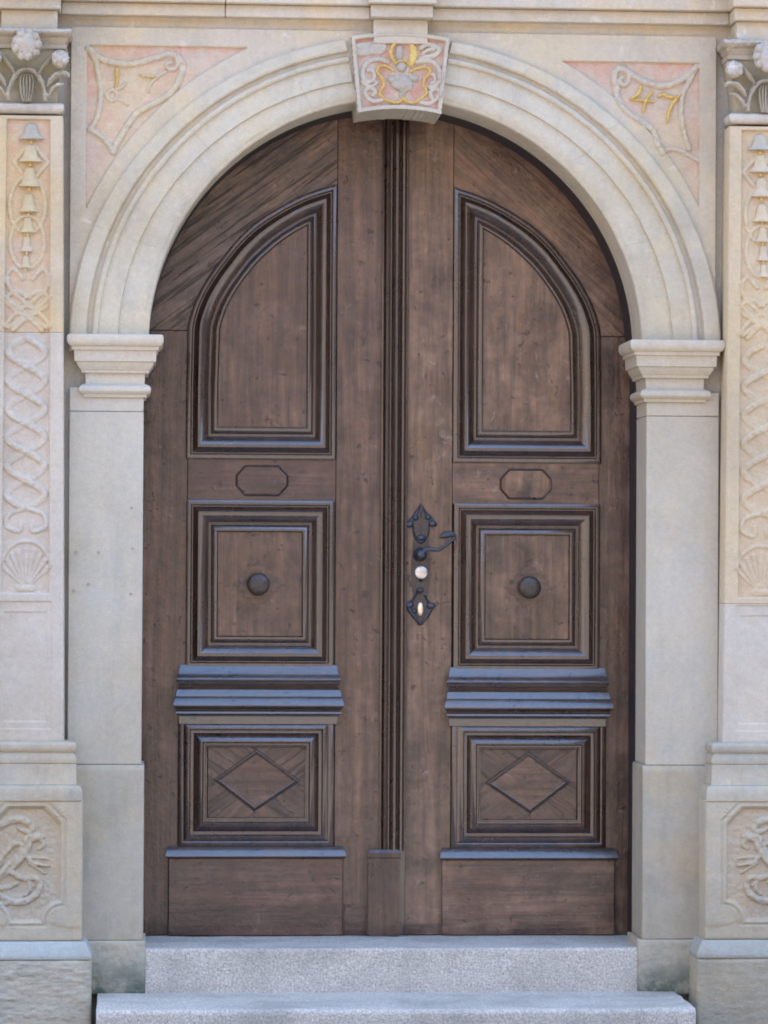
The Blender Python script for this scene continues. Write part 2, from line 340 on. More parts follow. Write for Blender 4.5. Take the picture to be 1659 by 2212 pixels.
def lathe(mb, f, px, prof, flat=.7, h0=0, nu=20):
    """vertical lathe: prof = [(py, radius)]"""
    v = []; fs = []
    for py, r in prof:
        for j in range(nu):
            b = 2*math.pi*j/nu; v.append(f.P(px+r*math.cos(b), py, h0+r*math.sin(b)*flat))
    n = len(prof)
    for i in range(n-1):
        for j in range(nu): a = i*nu+j; b = i*nu+(j+1)%nu; fs.append((a, b, b+nu, a+nu))
    fs.append(tuple(range(nu))); fs.append(tuple((n-1)*nu+j for j in range(nu-1,-1,-1)))
    mb.add(v, fs); return mb
def disc(mb, f, px, py, prof, nu=28):
    """lathe about the axis that points out of the door: prof = [(radius, height)]"""
    v = []; fs = []
    for r, h in prof:
        for j in range(nu): b = 2*math.pi*j/nu; v.append(f.P(px+r*math.cos(b), py+r*math.sin(b), h))
    n = len(prof)
    for i in range(n-1):
        for j in range(nu): a = i*nu+j; b = i*nu+(j+1)%nu; fs.append((a, b, b+nu, a+nu))
    fs.append(tuple((n-1)*nu+j for j in range(nu)))
    mb.add(v, fs); return mb
# carved surface: a grid of points pushed in and out by strokes
def seg_dist(X, Y, a, b):
    ax, ay = a; bx, by = b; dx, dy = bx-ax, by-ay; L2 = dx*dx+dy*dy+1e-9
    t = np.clip(((X-ax)*dx+(Y-ay)*dy)/L2, 0, 1); return np.hypot(X-(ax+t*dx), Y-(ay+t*dy)), t
def carve(X, Y, H, strokes):
    """strokes: (points, half width(s), height(s)); raises H to a rounded ridge"""
    wear = .78 + .30*np.clip(rough(X, Y, .5, 14, 91)+.3*np.sin(X*.3+Y*.21), -1, 1)
    for pts, w, h in strokes:
        n = len(pts); ws = np.interp(np.linspace(0,1,n), np.linspace(0,1,len(np.atleast_1d(w))), np.atleast_1d(w)); hs = np.interp(np.linspace(0,1,n), np.linspace(0,1,len(np.atleast_1d(h))), np.atleast_1d(h))
        for i in range(n-1):
            a, b = pts[i], pts[i+1]; mw = max(ws[i], ws[i+1])+1
            m = (X > min(a[0],b[0])-mw) & (X < max(a[0],b[0])+mw) & (Y > min(a[1],b[1])-mw) & (Y < max(a[1],b[1])+mw)
            if not m.any(): continue
            d, t = seg_dist(X[m], Y[m], a, b); ww = ws[i]+(ws[i+1]-ws[i])*t; hh = hs[i]+(hs[i+1]-hs[i])*t
            r = np.where(d < ww, hh*np.clip(1-(d/ww)**2, 0, 1)**.3, -99)
            H[m] = np.maximum(H[m], np.where(r > -50, H0[m] + r*wear[m], -99))
    return H
H0 = None
def relief(name, mat, parent, f, px0, px1, py0, py1, step, fn, mask=None, warp=None, skirt=.05, smooth=60):
    global H0
    nx = int((px1-px0)/step)+1; ny = int((py1-py0)/step)+1
    gx = np.linspace(px0, px1, nx); gy = np.linspace(py0, py1, ny); X, Y = np.meshgrid(gx, gy)
    Hh, paint = fn(X, Y)
    PXx = warp(X, Y) if warp else X
    V = np.stack([f.X(PXx), f.Y - Hh*f.k, f.Z(Y)], -1).reshape(-1, 3)
    idx = np.arange(nx*ny).reshape(ny, nx)
    quads = np.stack([idx[:-1,:-1], idx[1:,:-1], idx[1:,1:], idx[:-1,1:]], -1).reshape(-1, 4)
    if mask is not None:
        ok = mask(X, Y).reshape(-1); quads = quads[ok[quads].all(1)]
    # skirt down to the block behind
    e = np.concatenate([quads[:,[0,1]], quads[:,[1,2]], quads[:,[2,3]], quads[:,[3,0]]])
    es = np.sort(e, 1); key = es[:,0].astype(np.int64)*10**7+es[:,1]; u, inv, cnt = np.unique(key, return_inverse=True, return_counts=True)
    be = e[cnt[inv] == 1]; bv = np.unique(be); mp = -np.ones(nx*ny, int); mp[bv] = np.arange(len(bv))+nx*ny
    B = V[bv].copy(); B[:,1] = f.Y + skirt
    sk = np.stack([be[:,1], be[:,0], mp[be[:,0]], mp[be[:,1]]], -1)
    V2 = np.concatenate([V, B]); Fa = np.concatenate([quads, sk]); A = np.concatenate([paint.reshape(-1), np.zeros(len(bv))])
    used = np.unique(Fa); re = -np.ones(len(V2), int); re[used] = np.arange(len(used))
    return mk(name, V2[used], re[Fa], mat, parent, smooth=smooth, attr=A[used])
def rough(X, Y, amp, sc, seed=0):
    """cheap smooth random relief"""
    out = np.zeros_like(X); r = np.random.default_rng(seed)
    for o in range(4):
        s_ = sc/(2**o); x0, y0 = X.min()-s_, Y.min()-s_; nx = int((X.max()-x0)/s_)+3; ny = int((Y.max()-y0)/s_)+3
        g = r.standard_normal((ny, nx)); u = (X-x0)/s_; v = (Y-y0)/s_; iu = u.astype(int); iv = v.astype(int); fu = u-iu; fv = v-iv
        fu = fu*fu*(3-2*fu); fv = fv*fv*(3-2*fv)
        out += (g[iv,iu]*(1-fu)*(1-fv)+g[iv,iu+1]*fu*(1-fv)+g[iv+1,iu]*(1-fu)*fv+g[iv+1,iu+1]*fu*fv)*(.55**o)
    return out*amp
def sstep(x, a, b): t = np.clip((x-a)/(b-a), 0, 1); return t*t*(3-2*t)
def conv(pts, sc, ox, oy): return [(ox+x*sc, oy+y*sc) for x, y in pts]

# ------------------------------------------------------------------ setting: ground
fA = F(857, 747, 0.0)                              # the arch's own frame
CX, CZ, K = float(fA.X(857)), float(fA.Z(747)), fA.k
g = MB().add([(-60,-60,0),(60,-60,0),(60,60,0),(-60,60,0)], [(0,1,2,3)]).build('ground', 'cobble'); g['kind'] = 'structure'

# houses added out of view to hide low sky and reflect in the varnish
plain('street_render', (0.27,0.20,0.145), rough=.9, nscale=2, vary=.08, bump=.1); plain('roof_tile', (0.20,0.08,0.05), rough=.8, nscale=12); plain('pane', (0.03,0.035,0.04), rough=.15)
plain('window_surround', (0.5,0.46,0.4), rough=.85)
def added_house(label, loc, rot, wd, ht, nw, nf):
    # modelled at its place: u runs along the front, v away from it
    o = thing('added_house', label, 'house', loc, 'unseen houses added to shade the low sky'); o.rotation_euler = (0, 0, R(rot))
    def bx(name, mat, parent, u0, u1, v0, v1, z0, z1):
        b = MB().box(u0, u1, v0, v1, z0, z1); me = bpy.data.meshes.new(name); me.from_pydata(b.v, [], b.f); me.update()
        q_ = bpy.data.objects.new(name, me); scn.collection.objects.link(q_); me.materials.append(M[mat]); q_.parent = parent; return q_
    bx('wall', 'street_render', o, -wd/2, wd/2, 0, 8, 0, ht)
    me = bpy.data.meshes.new('roof'); e = .5
    me.from_pydata([(-wd/2-e,-e,ht+.01),(wd/2+e,-e,ht+.01),(wd/2+e,8+e,ht+.01),(-wd/2-e,8+e,ht+.01),(-wd/2,4,ht+2.6),(wd/2,4,ht+2.6)], [], [(0,1,5,4),(2,3,4,5),(1,2,5),(3,0,4),(3,2,1,0)])
    q_ = bpy.data.objects.new('roof', me); scn.collection.objects.link(q_); me.materials.append(M['roof_tile']); q_.parent = o
    for i in range(nw):
        for j in range(nf):
            x = -wd/2+(i+.5)*wd/nw; z = 1.0+j*2.6
            fr_ = bx('window', 'window_surround', o, x-.65, x+.65, -.06, .02, z, z+1.5); bx('pane', 'pane', fr_, x-.5, x+.5, -.075, -.05, z+.14, z+1.36)
added_house('wide plain rendered house added unseen behind the camera, hiding the low sky and reflected in the door', (0, -19, 0), 180, 30, 8.6, 8, 3)
added_house('plain rendered house added out of view on the left to shade the low sky', (-14, -10, 0), 90, 17, 8.2, 5, 3)
added_house('plain rendered house added out of view on the right to shade the low sky', (14, -10, 0), -90, 17, 8.4, 5, 3)

# ------------------------------------------------------------------ masonry wall behind, entablature, spandrels
wall = thing('stone_facade', 'pale sandstone house front around the arched portal, with moulded architrave above', 'facade', (CX, .3, 0))
RH = 600*K
def halfwall(sg):
    pts = [(CX+sg*5.0, 0.001), (CX+sg*5.0, 6.0), (CX, 6.0)]
    for i in range(0, 31): a = R(90 - i*3); pts.append((CX+sg*RH*math.cos(a), CZ+RH*math.sin(a)))
    pts.append((CX+sg*RH, 0.001)); return pts
prism('wall', 'stone_wall', wall, halfwall(-1), .030, .60)
prism('wall', 'stone_wall', wall, halfwall(1), .030, .60)
wbox('house_light_block', 'stone_wall', wall, CX-4.99, CX+4.99, .601, 7, .002, 5.99, 0)  # solid block added behind the wall to keep sunlight from leaking through
zB = float(ray(851, 42, -.03)[1]); zA = float(ray(851, 12, -.055)[1])
wbox('frieze_band', 'stone_entablature', wall, CX-5, CX+5, .012, .05, float(ray(851,72,0)[1])-.02, zB+.05, .002)
def entab(x0, x1, out, tag=0):
    mb = MB()
    mb.box(x0, x1, -.030-out, .04, zB, zB+.5); wbox('fascia', 'stone_entablature', wall, x0, x1, -.030-out, .04, zB, zA-.0005, .004)
    wbox('fascia', 'stone_entablature', wall, x0-.010*(out>0), x1+.010*(out>0), -.056-out, .04, zA, zA+.075, .004)
    m2 = MB(); loft_rect(m2, x0, x1, -.056-out, .04, [(zA+.0752,.0),(zA+.09,.02),(zA+.12,.03),(zA+.16,.07),(zA+.20,.085),(zA+.26,.09)], (1,1) if out else (0,0))
    m2.build('cornice', 'stone_entablature', wall, smooth=35)
XL0, XL1 = float(ray(-20,30,-.13)[0]), float(ray(131,30,-.13)[0])
XK0, XK1 = float(ray(802,30,-.08)[0]), float(ray(936,30,-.08)[0])
entab(CX-5, XL0-.6, 0)
segs = [(XL1, XK0), (XK1, 2*XF-XL1)]
# bays of the architrave, split where the photograph shows upright joints
for a, b, js in ((XL1, XK0, [float(ray(487,25,-.03)[0])]), (XK1, 2*XF-XL1, [])):
    xs = [a]+js+[b]
    for i in range(len(xs)-1): entab(xs[i]+.0008*(i>0), xs[i+1]-.0008*(i<len(xs)-2), 0)
entab(XL0, XL1, .10); entab(2*XF-XL1, 2*XF-XL0, .10); entab(XK0, XK1, .045)
entab(2*XF-XL0, CX+5, 0); entab(XL0-.599, XL0, 0)
zk = float(ray(866,74,-.03)[1])
wbox('corbel', 'stone_entablature', wall, float(ray(808,58,-.05)[0]), float(ray(925,58,-.05)[0]), -.035, .03, zk-.03, zB-.0005, .003)
for sg in (0, 1):
    x0, x1 = float(ray(3,45,-.1)[0]), float(ray(124,45,-.1)[0])
    if sg: x0, x1 = 2*XF-x1, 2*XF-x0
    wbox('corbel', 'stone_entablature', wall, x0, x1, -.105, .03, float(ray(60,70,-.1)[1]), zB-.0005, .003)

# spandrel blocks with a painted sunk field and a carved cartouche
EYE = None
def arc_r(X, Y): return np.hypot((X-857)/700*683, (Y-747))   # slightly flattened distance from the arch centre
def spandrel(right):
    fr = F(857, 400, 0.0)
    if not right:
        x0, x1, y0, y1 = 157, 800, 69, 735; L_, T_ = 190, 108
        conv1 = lambda pts: conv(pts, .1389, 179.2, 102.4)
        st = [(catmull(conv1([(100,90),(260,220),(440,290),(680,320),(900,290),(1150,210),(1330,160),(1440,175)]),6), 7, 9),
              (catmull(conv1([(1440,175),(1540,270),(1550,400),(1500,560),(1400,720),(1230,860),(1000,980),(850,1080),(740,1220),(660,1350),(560,1520),(490,1680)]),6), 7, 8),
              (catmull(conv1([(490,1680),(400,1550),(280,1430),(130,1340)]),6), 5, 7),
              (catmull(conv1([(130,1340),(210,1230),(260,1080),(290,880),(290,700),(250,480),(220,300),(100,90)]),6), 6, 7),
              (catmull(conv1([(1440,175),(1480,300),(1420,390),(1330,380),(1310,310),(1370,290)]),6), 4.5, 8),
              (catmull(conv1([(680,610),(620,680),(520,710),(440,740),(380,790),(410,870),(470,890),(530,850),(540,780),(500,730)]),5), 3.5, 6),
              (catmull(conv1([(530,850),(620,890),(700,940)]),5), 3, 5),
              (catmull(conv1([(1290,430),(1180,500),(1090,580),(1040,650),(1020,730)]),5), 3.4, 6)]
    else:
        x0, x1, y0, y1 = 914, 1550, 69, 735; L_, T_ = 1514, 127
        c2 = lambda pts: conv(pts, .2083, 1331.3, 51.2)
        st = [(catmull(c2([(20,640),(-15,560),(0,460),(70,430),(180,490),(300,560),(450,600),(600,580),(740,500),(850,400)]),6), 7, 9),
              (catmull(c2([(850,400),(790,520),(720,650),(690,800),(695,950),(725,1100),(775,1250)]),6), 6, 8),
              (catmull(c2([(480,1310),(560,1260),(680,1275),(860,1370)]),6), 5, 7),
              (catmull(c2([(0,640),(30,740),(100,850),(220,940),(330,1010),(410,1090),(440,1190),(490,1300)]),6), 7, 8),
              (catmull(c2([(70,430),(130,480),(140,560),(90,600),(40,560),(70,520)]),6), 5, 8)]
    def fn(X, Y):
        global H0
        r = arc_r(X, Y)
        dx = (X-L_) if not right else (L_-X); dy = Y-T_ ; dr = r-712
        ins = np.minimum(np.minimum(dx, dy), dr)
        rec = sstep(ins, -1.5, 1.5)
        H0 = -7*rec + rough(X, Y, .35, 26, 3)
        H = H0.copy(); carve(X, Y, H, st)
        H = np.where(rec > .5, H + rough(X, Y, .28, 5, 5), H)
        up = np.clip((H-H0)/3, 0, 1)
        edge = np.exp(-np.clip(np.minimum(dx, dy), 0, 99)/30)
        paint = rec*(1-up)*(.42+.58*edge)*np.clip(1.15-np.clip(Y-T_,0,400)/420, .2, 1)
        return H, paint
    o = relief('spandrel_block', 'stone_spandrel', wall, fr, x0, x1, y0, y1, 2.0, fn, mask=lambda X, Y: np.hypot(X-857, Y-747) > 612, skirt=.05)
    o['label'] = 'spandrel block with a painted pink field and carved cartouche'
    fg = F(857, 400, .0075)
    if right:
        for pts, ww in (([(265,615),(235,690),(150,750)],(5,4.5,3)), ([(150,752),(280,758),(400,775)],(3,3.4,2.2)), ([(385,665),(330,735),(300,810),(290,890)],(3.6,3.8,3.2,1.6)),
                        ):
            pass
        mb = MB(); ribbon(mb, fg, catmull(c2([(265,615),(235,690),(150,750)]),6), [4.6,4.4,2.6], 7); ribbon(mb, fg, catmull(c2([(150,752),(280,758),(400,775)]),6), [2.6,3.2,2.0], 6)
        ribbon(mb, fg, catmull(c2([(385,665),(330,735),(300,810),(290,890)]),6), [3,3.6,3.2,1.6], 7); mb.build('numeral', 'gold_paint', o, worn=0.0016, smooth=50)
        mb = MB(); ribbon(mb, fg, catmull(c2([(440,720),(500,695),(560,720),(650,715)]),6), [2.4,4.2,4.4,3], 7); ribbon(mb, fg, catmull(c2([(680,690),(625,750),(570,840),(550,920),(548,990)]),6), [2,4.6,4.4,3.6,1.8], 7)
        mb.build('numeral', 'gold_paint', o, worn=0.0016, smooth=50)
    else:
        mb = MB(); ribbon(mb, fg, catmull(conv1([(545,400),(540,480),(545,570),(530,640),(515,710)]),6), [5.6,4.4,3.4,3,2.4], 7); mb.build('numeral', 'gold_paint', o, worn=0.0016, smooth=50)
        mb = MB(); ribbon(mb, fg, catmull(conv1([(880,480),(960,500),(1060,515),(1150,510)]),6), [1.6,3.6,3,2.2], 6.5); mb.build('numeral', 'gold_worn', o, worn=0.0016, smooth=50)
    # scattered dowel holes and patches stay in the material
spandrel(False); spandrel(True)

# ------------------------------------------------------------------ stone archway: jambs, imposts, voussoirs, keystone
arch = thing('stone_archway', 'moulded round arch of pale sandstone on moulded imposts and plain jambs framing the door', 'archway', (CX, .1, 0))
PR = [(704,668,-6),(703,667,9),(700,664,12),(672,646,13),(668,642,11),(665,640,4),(661,638,-4),(655,632,-4),(655,631,6),(652,628,10),(648,624,11),(643,620,9),(641,618,3),
      (640,616,2),(600,577,4),(598,575,-2),(560,556,-1),(546,546,-2),(541,541,-5),(539,539,-6),(537,537,-6),(533.5,533.5,-9),(533,533,-13)]
DEP = -.22/K
def voussoir(a0, a1, idx):
    n = max(3, int(abs(a1-a0)/.8)); v = []; fs = []; prof = PR+[(533,533,DEP),(704,668,DEP)]; m = len(prof)
    for i in range(n+1):
        a = R(a0+(a1-a0)*i/n)
        for rs, rt, h in prof:
            # flattened ring: rs at the springing, rt at the crown
            P_ = Vector((CX+rs*K*math.cos(a), -h*K, CZ+rt*K*math.sin(a)))
            if h > -50: P_ += (mnoise.noise_vector(P_*22)*.6+mnoise.noise_vector(P_*60)*.4)*.0018
            v.append(tuple(P_))
    for i in range(n):
        for j in range(m): p = i*m+j; q_ = i*m+(j+1)%m; fs.append((p, q_, q_+m, p+m))
    fs.append(tuple(range(m))); fs.append(tuple(n*m+j for j in range(m-1,-1,-1)))
    return mk('voussoir', v, fs, 'stone_arch', arch, smooth=28)
g_ = .017
for A in ([99.5,110,133,158,181.5], [80.5,66,47,24,-1.5]):
    for i in range(len(A)-1):
        s_ = 1 if A[1] > A[0] else -1
        voussoir(A[i]+s_*g_*(i>0), A[i+1]-s_*g_*(i<len(A)-2), i)
# mortar ring filling the joints
v = []; fs = []
for i in range(61):
    a = R(i*3)
    for r_, y_ in ((537,.010),(640,-.001),(640,.21),(537,.21)): v.append((CX+r_*K*math.cos(a), y_, CZ+r_*K*math.sin(a)))
for i in range(60):
    for j in range(4): p = i*4+j; q_ = i*4+(j+1)%4; fs.append((p, q_, q_+4, p+4))
fs += [(0,1,2,3), (243,242,241,240)]
mk('mortar', v, fs, 'stone_arch', arch)

RI = 533*K                                    # radius of the opening
JW = 543*K; XJL, XJR = CX-JW, CX+JW
zI_top = float(ray(250,722,-.05)[1]); zI_bot = float(ray(250,858,-.01)[1])
zJ1 = float(ray(250,889,0)[1]); zJb = float(ray(250,1652,-.01)[1]); zJp = float(ray(250,2033,-.015)[1])
zT = float(ray(565,2022,.37)[1])               # threshold top
zS = float(ray(840,2145,-.03)[1])              # lower step top
xjl_out = float(ray(148,1200,0)[0])
for sg in (-1, 1):
    mir = (lambda x: x) if sg < 0 else (lambda x: 2*CX-x)
    JI = mir(XJL); JO = mir(xjl_out)
    wbox('jamb', 'stone_impost', arch, JI, JO, 0.0, .22, zJ1+.0005, zI_bot+.03, .003)
    wbox('jamb', 'stone_jamb', arch, JI, JO, .0005, .22, zJb+.0005, zJ1-.0005, .003)
    # block at the foot of the jamb, slightly proud, with a weathered slope on top
    xb0, xb1 = mir(XJL+.009), mir(float(ray(150,1800,-.012)[0]))
    m_ = MB(); zt = zJb
    loft_rect(m_, min(xb0,xb1), max(xb0,xb1), .002, .221, [(zJp+.001,.011),(zt-.022,.011),(zt-.014,.010),(zt,.001)], (0,0))
    o = m_.build('jamb_base', 'stone_jamb_base', arch, bev=.004); 
    m_ = MB(); fpl = F(255 if sg < 0 else 1434, 2090, -.018)
    def fn(X, Y):
        h = rough(X, Y, .8, 22, 11+sg); e = np.minimum(np.minimum(X-X.min(), X.max()-X), np.minimum(Y-Y.min(), Y.max()-Y))
        return h*1.0 - 5*np.exp(-e/2.2), np.zeros_like(X)
    ptop = fpl.py0 + (fpl.Z0 - zJp)/fpl.k - .5
    pa, pb = (185, 314) if sg < 0 else (1378, 1512)
    ob = relief('plinth_block', 'stone_plinth_mossy', arch, fpl, pa, pb, ptop, 2150, 2.0, fn, skirt=.24)
    # impost: stacked mouldings, returned round both ends
    base0, base1 = mir(float(ray(187,790,0)[0])), JI
    x0, x1 = min(base0, base1), max(base0, base1)
    pz = lambda py: zI_top - (py-722)*K
    prof = [(722,37),(724,40),(730,41.5),(738,41),(744,38),(747,34),(748,31.5),(752,31.5),(755,31),(756,27.5),(758,26.5),(779,25.5),(780,21),(784,20.5),(789,17.5),(794,14),(796,13),(797,11),(801,10.5),(803,10),(804,2.5),
            (826,1.5),(829,9),(832,13.5),(837,15.5),(842,15),(846,12),(848,9),(849,6.5),(854,6),(855,5.5),(856,.6)]
    m_ = MB(); loft_rect(m_, x0, x1, -.001, .215, [(pz(a), b*K) for a, b in prof], (1,1))
    m_.build('impost', 'stone_impost', arch, smooth=28)
# small dowel holes in the left jamb
fj = F(240, 1190, -.0008)
for px_, py_, r_ in ((164,1194,4),(213,1194,3.6),(191,1263,3.6),(160,1277,4),(284,1096,3),(286,1185,3),(283,1283,3.4)):
    m_ = MB(); disc(m_, fj, px_, py_, [(r_*1.1,-.4),(r_,.3),(r_*.6,.1)], 10); m_.build('dowel_hole', 'grey_paint', arch)

# keystone
ks = F(863, 160, -.020)
def fnk(X, Y):
    global H0
    # trapezoid with curved top and bottom
    t = (Y-80)/(247-80); xl = 757+(773-757)*t; xr = 971+(953-971)*t
    yt = 71 + 10.5*((X-862)/105)**2; yb = 237 + 10*((X-862)/90)**2
    ins = np.minimum(np.minimum(X-xl, xr-X), np.minimum(Y-yt, yb-Y))
    rec = sstep(ins, 8, 11)
    H0 = 12 - 9*rec + rough(X, Y, .25, 9, 9); H = H0.copy()
    kc = lambda pts: conv(pts, .1595, 725.4, 51.2)
    st = [(kc([(330,360),(590,330)]), 15, 6),                                               # plate at upper left
          (catmull(kc([(700,520),(580,490),(450,520),(380,600),(360,720),(420,800),(520,760),(500,650),(440,640)]),5), 5, 6),
          (catmull(kc([(640,1030),(520,1060),(420,1000),(400,920),(470,880),(540,930),(500,980)]),5), 5, 6),
          (catmull(kc([(350,800),(420,850),(500,850),(560,800)]),5), 4, 5),
          (catmull(kc([(1100,520),(1230,500),(1340,540),(1400,640),(1410,760),(1360,840),(1280,860)]),5), 5.5, 6),
          (catmull(kc([(1260,680),(1330,700),(1340,780),(1290,800)]),5), 4, 6),
          (catmull(kc([(1150,1060),(1260,1080),(1370,1010),(1410,920),(1350,880),(1280,930),(1300,1000)]),5), 5, 6),
          (catmull(kc([(1150,330),(1230,280),(1330,300),(1400,350),(1330,430),(1220,450),(1160,480)]),5), 5.5, 6.5),
          (catmull(kc([(1180,400),(1260,350),(1320,350)]),5), 4.5, 6.5)]
    carve(X, Y, H, st); up = np.clip((H-H0)/3, 0, 1)
    return H, rec*(1-up)*.85
def msk(X, Y):
    t = (Y-80)/(247-80); return (X > 757+16*t) & (X < 971-18*t) & (Y > 71+10.5*((X-862)/105)**2) & (Y < 237+10*((X-862)/90)**2)
key = relief('keystone', 'stone_carving', arch, ks, 755, 973, 68, 250, 1.25, fnk, mask=msk, skirt=.24)
key['label'] = 'wedge-shaped keystone carved with a gilded coat of arms'
kf = F(863, 160, -.022); kc = lambda pts: conv(pts, .1595, 725.4, 51.2)
m_ = MB()
ribbon(m_, kf, catmull(kc([(780,640),(720,600),(640,570),(570,610),(560,670),(620,740),(650,830),(610,910),(600,970),(690,1040),(820,1075),(900,1030),(920,1010),(960,1060),(1060,1070),(1160,1010),(1230,930),(1190,840),(1200,750),(1260,680),(1270,620),(1200,590),(1100,610),(1000,655)]),6), 3.6, 9)
m_.build('shield_border', 'gold_paint', key, worn=0.0016, smooth=50)
m_ = MB()
ribbon(m_, kf, catmull(kc([(860,225),(780,290),(740,390),(770,480),(820,550)]),6), [2,4.6,4.8,4,2.5], 9)
ribbon(m_, kf, catmull(kc([(1000,240),(1040,330),(1050,430),(1030,520),(1010,590)]),6), [2.5,8,11,8,3.5], 9)
ribbon(m_, kf, catmull(kc([(800,560),(860,510),(940,510),(1030,590)]),6), [2.5,3.4,3.4,2.5], 9)
m_.build('mitre', 'gold_paint', key, worn=0.0018, smooth=50)
m_ = MB(); ball(m_, kf, *kc([(890,590)])[0], 3, 11, 12, 7); ball(m_, kf, *kc([(905,820)])[0], 2, 24, 19, 7, 2, .25); ball(m_, kf, *kc([(860,400)])[0], 2, 9, 17, 5)
ball(m_, kf, *kc([(760,760)])[0], 2, 11, 9, 5, 3, .2); ball(m_, kf, *kc([(1060,740)])[0], 2, 11, 9, 5, 4, .2); ball(m_, kf, *kc([(900,960)])[0], 1, 8, 9, 5)
m_.build('shield_charge', 'grey_paint', key, worn=0.003, smooth=60)

# ------------------------------------------------------------------ carved pilasters
def braid(cx, y0, y1, amp, per, w, h, ph=0.0):
    out = []
    for s_ in (-1, 1):
        ys = np.arange(y0, y1, 3.0); a = (ys-y0)/per*2*math.pi+ph
        xs = cx+s_*amp*np.sin(a); hh = h*(.72+.36*np.cos(a)*s_)
        out.append((list(zip(xs, ys)), w, hh))
    return out
def pilaster(right):
    mir = XF if right else None
    side = 'right' if right else 'left'
    fsh = F(58, 920, -.09, mir); 
    if right: fsh.dz = -.002
    p = thing('carved_pilaster', ('right carved pilaster, ochre down to the shell, with bells and plaited strapwork' if right else 'left carved pilaster, orange with bells above and pale grey with plaited strapwork below'),
              'pilaster', (float(fsh.X(58)), 0, 0), 'carved pilasters flanking the portal')
    warp = lambda X, Y: 57 + (X-57)*(1+(Y-250)*.000105)
    PL, PRt = -18, 132
    cut = 716 if not right else 1297
    def strokes():
        c = 58; st = []
        st.append(([(62,300),(26,345),(62,392)], 5, 5)); st.append(([(62,300),(100,345),(62,392)], 5, 5))
        for yc, rx, ry in ((440,38,62),(520,36,58)):
            a = np.linspace(0, 2*math.pi, 30); st.append((list(zip(c-2+rx*np.cos(a), yc+ry*np.sin(a))), 4.6, 5))
        # knot under the bells
        for s_ in (-1, 1):
            st.append((catmull([(c+s_*10,600),(c+s_*30,578),(c+s_*42,592),(c+s_*38,620),(c+s_*8,650),(c-s_*32,682),(c-s_*46,704)],6), 5, (5,6,4,6)))
            st.append((catmull([(c-s_*46,640),(c-s_*20,664),(c+s_*12,686),(c+s_*40,706)],6), 5, (6,4,6)))
            st.append((catmull([(c-s_*4,640),(c+s_*26,628),(c+s_*46,648),(c+s_*20,672),(c-s_*8,690),(c-s_*30,712)],6), 5, (5,4,6)))
        st += braid(c-2, 728, 1100, 37, 124, 7.5, 7)
        # tail foliage and scallop shell
        for s_ in (-1, 1):
            st.append((catmull([(c+s_*4,1100),(c+s_*34,1112),(c+s_*38,1138),(c+s_*14,1148),(c+s_*12,1128)],6), 5, 5))
        yb = 1278; a = np.linspace(math.pi*1.06, math.pi*1.94, 20); st.append((list(zip(c+50*np.cos(a), 1232+62*np.sin(a))), 4, 4.5))
        for k in range(9):
            t = math.pi*(1.08+.84*k/8); st.append(([(c+8*math.cos(t), 1268+8*math.sin(t)), (c+46*math.cos(t), 1240+52*math.sin(t))], (1.5, 5), (2, 4.2)))
        st.append(([(c-12,1272),(c+12,1272)], 7, 4))
        return st
    ST = strokes()
    def fn(X, Y):
        global H0
        e = np.minimum(np.minimum(X-PL, PRt-X), 999)
        inX = np.minimum(X-9, 105-X)
        up = sstep(np.minimum(inX, np.minimum(Y-252, 1284-Y)), 0, 3)
        lo = sstep(np.minimum(np.minimum(X-14, 101-X), np.minimum(Y-1322, 1563-Y)), 0, 4)
        lip = sstep(np.minimum(np.minimum(X-6, 109-X), np.minimum(Y-1300, 1578-Y)), 0, 2)
        H0 = -8*up - 3.0*lip - 2.2*lo + rough(X, Y, .35, 30, 21+right)
        H0 -= 3.5*np.exp(-np.clip(e, 0, 50)/1.3)
        H = H0.copy(); carve(X, Y, H, ST)
        H += rough(X, Y, .22, 5, 8)*up
        lift = np.clip((H-H0)/3, 0, 1)
        paint = up*(1-lift)*np.clip(1.1-inX/60, .55, 1)
        return H, paint
    blocks = ((245, cut-.4, 'stone_shaft_ochre' if right else 'stone_shaft_warm'), (cut+.4, 1612, 'stone_shaft_pale'))
    for a, b, mt in blocks: relief('shaft', mt, p, fsh, PL, PRt, a, b, 1.7, fn, warp=warp, skirt=.13)
    # hanging bells
    bells = [(262,297,27,'grey'),(306,346,25,''),(356,400,23,''),(414,455,21,''),(466,500,17,''),(506,541,14,''),(548,577,12,'')]
    for i, (t, b, r_, c) in enumerate(bells):
        cx = 63-1.6*i; L_ = b-t; m_ = MB()
        lathe(m_, fsh, cx, [(t,2),(t+L_*.05,r_*.35),(t+L_*.15,r_*.48),(t+L_*.4,r_*.56),(t+L_*.62,r_*.62),(t+L_*.78,r_*.80),(t+L_*.9,r_*1.0),(t+L_*.97,r_*1.04),(b,r_*.96),(b+.5,r_*.6)], .62, -6)
        o = m_.build('bell', 'stone_shaft_warm' if i else 'stone_base', p, worn=0.0022, smooth=45)
        if i in (0, 1, 2): 
            m_ = MB(); ball(m_, fsh, cx, b+5, -2, 3.2, 5, 3.2); m_.build('clapper', 'gold_paint', o, smooth=60)
        else:
            m_ = MB(); ball(m_, fsh, cx, b+4, -3, 2.6, 4, 2.6); m_.build('clapper', 'gold_paint' if right else 'gold_worn', o, smooth=60)
    # capital
    fc = F(58, 160, -.10, mir)
    cap = MB(); Zc = lambda py: float(fc.Z(py)); xl, xr = sorted((float(fc.X(-18)), float(fc.X(134))))
    lv = [(244,-4),(240,1),(236,4),(230,4.5),(225,4),(222,0),(221,-6)]
    m_ = MB(); loft_rect(m_, xl, xr, -.092, .03, [(Zc(a), b*K) for a, b in lv][::-1], (1,1)); astr = m_.build('astragal', 'stone_capital_white', p, smooth=40)
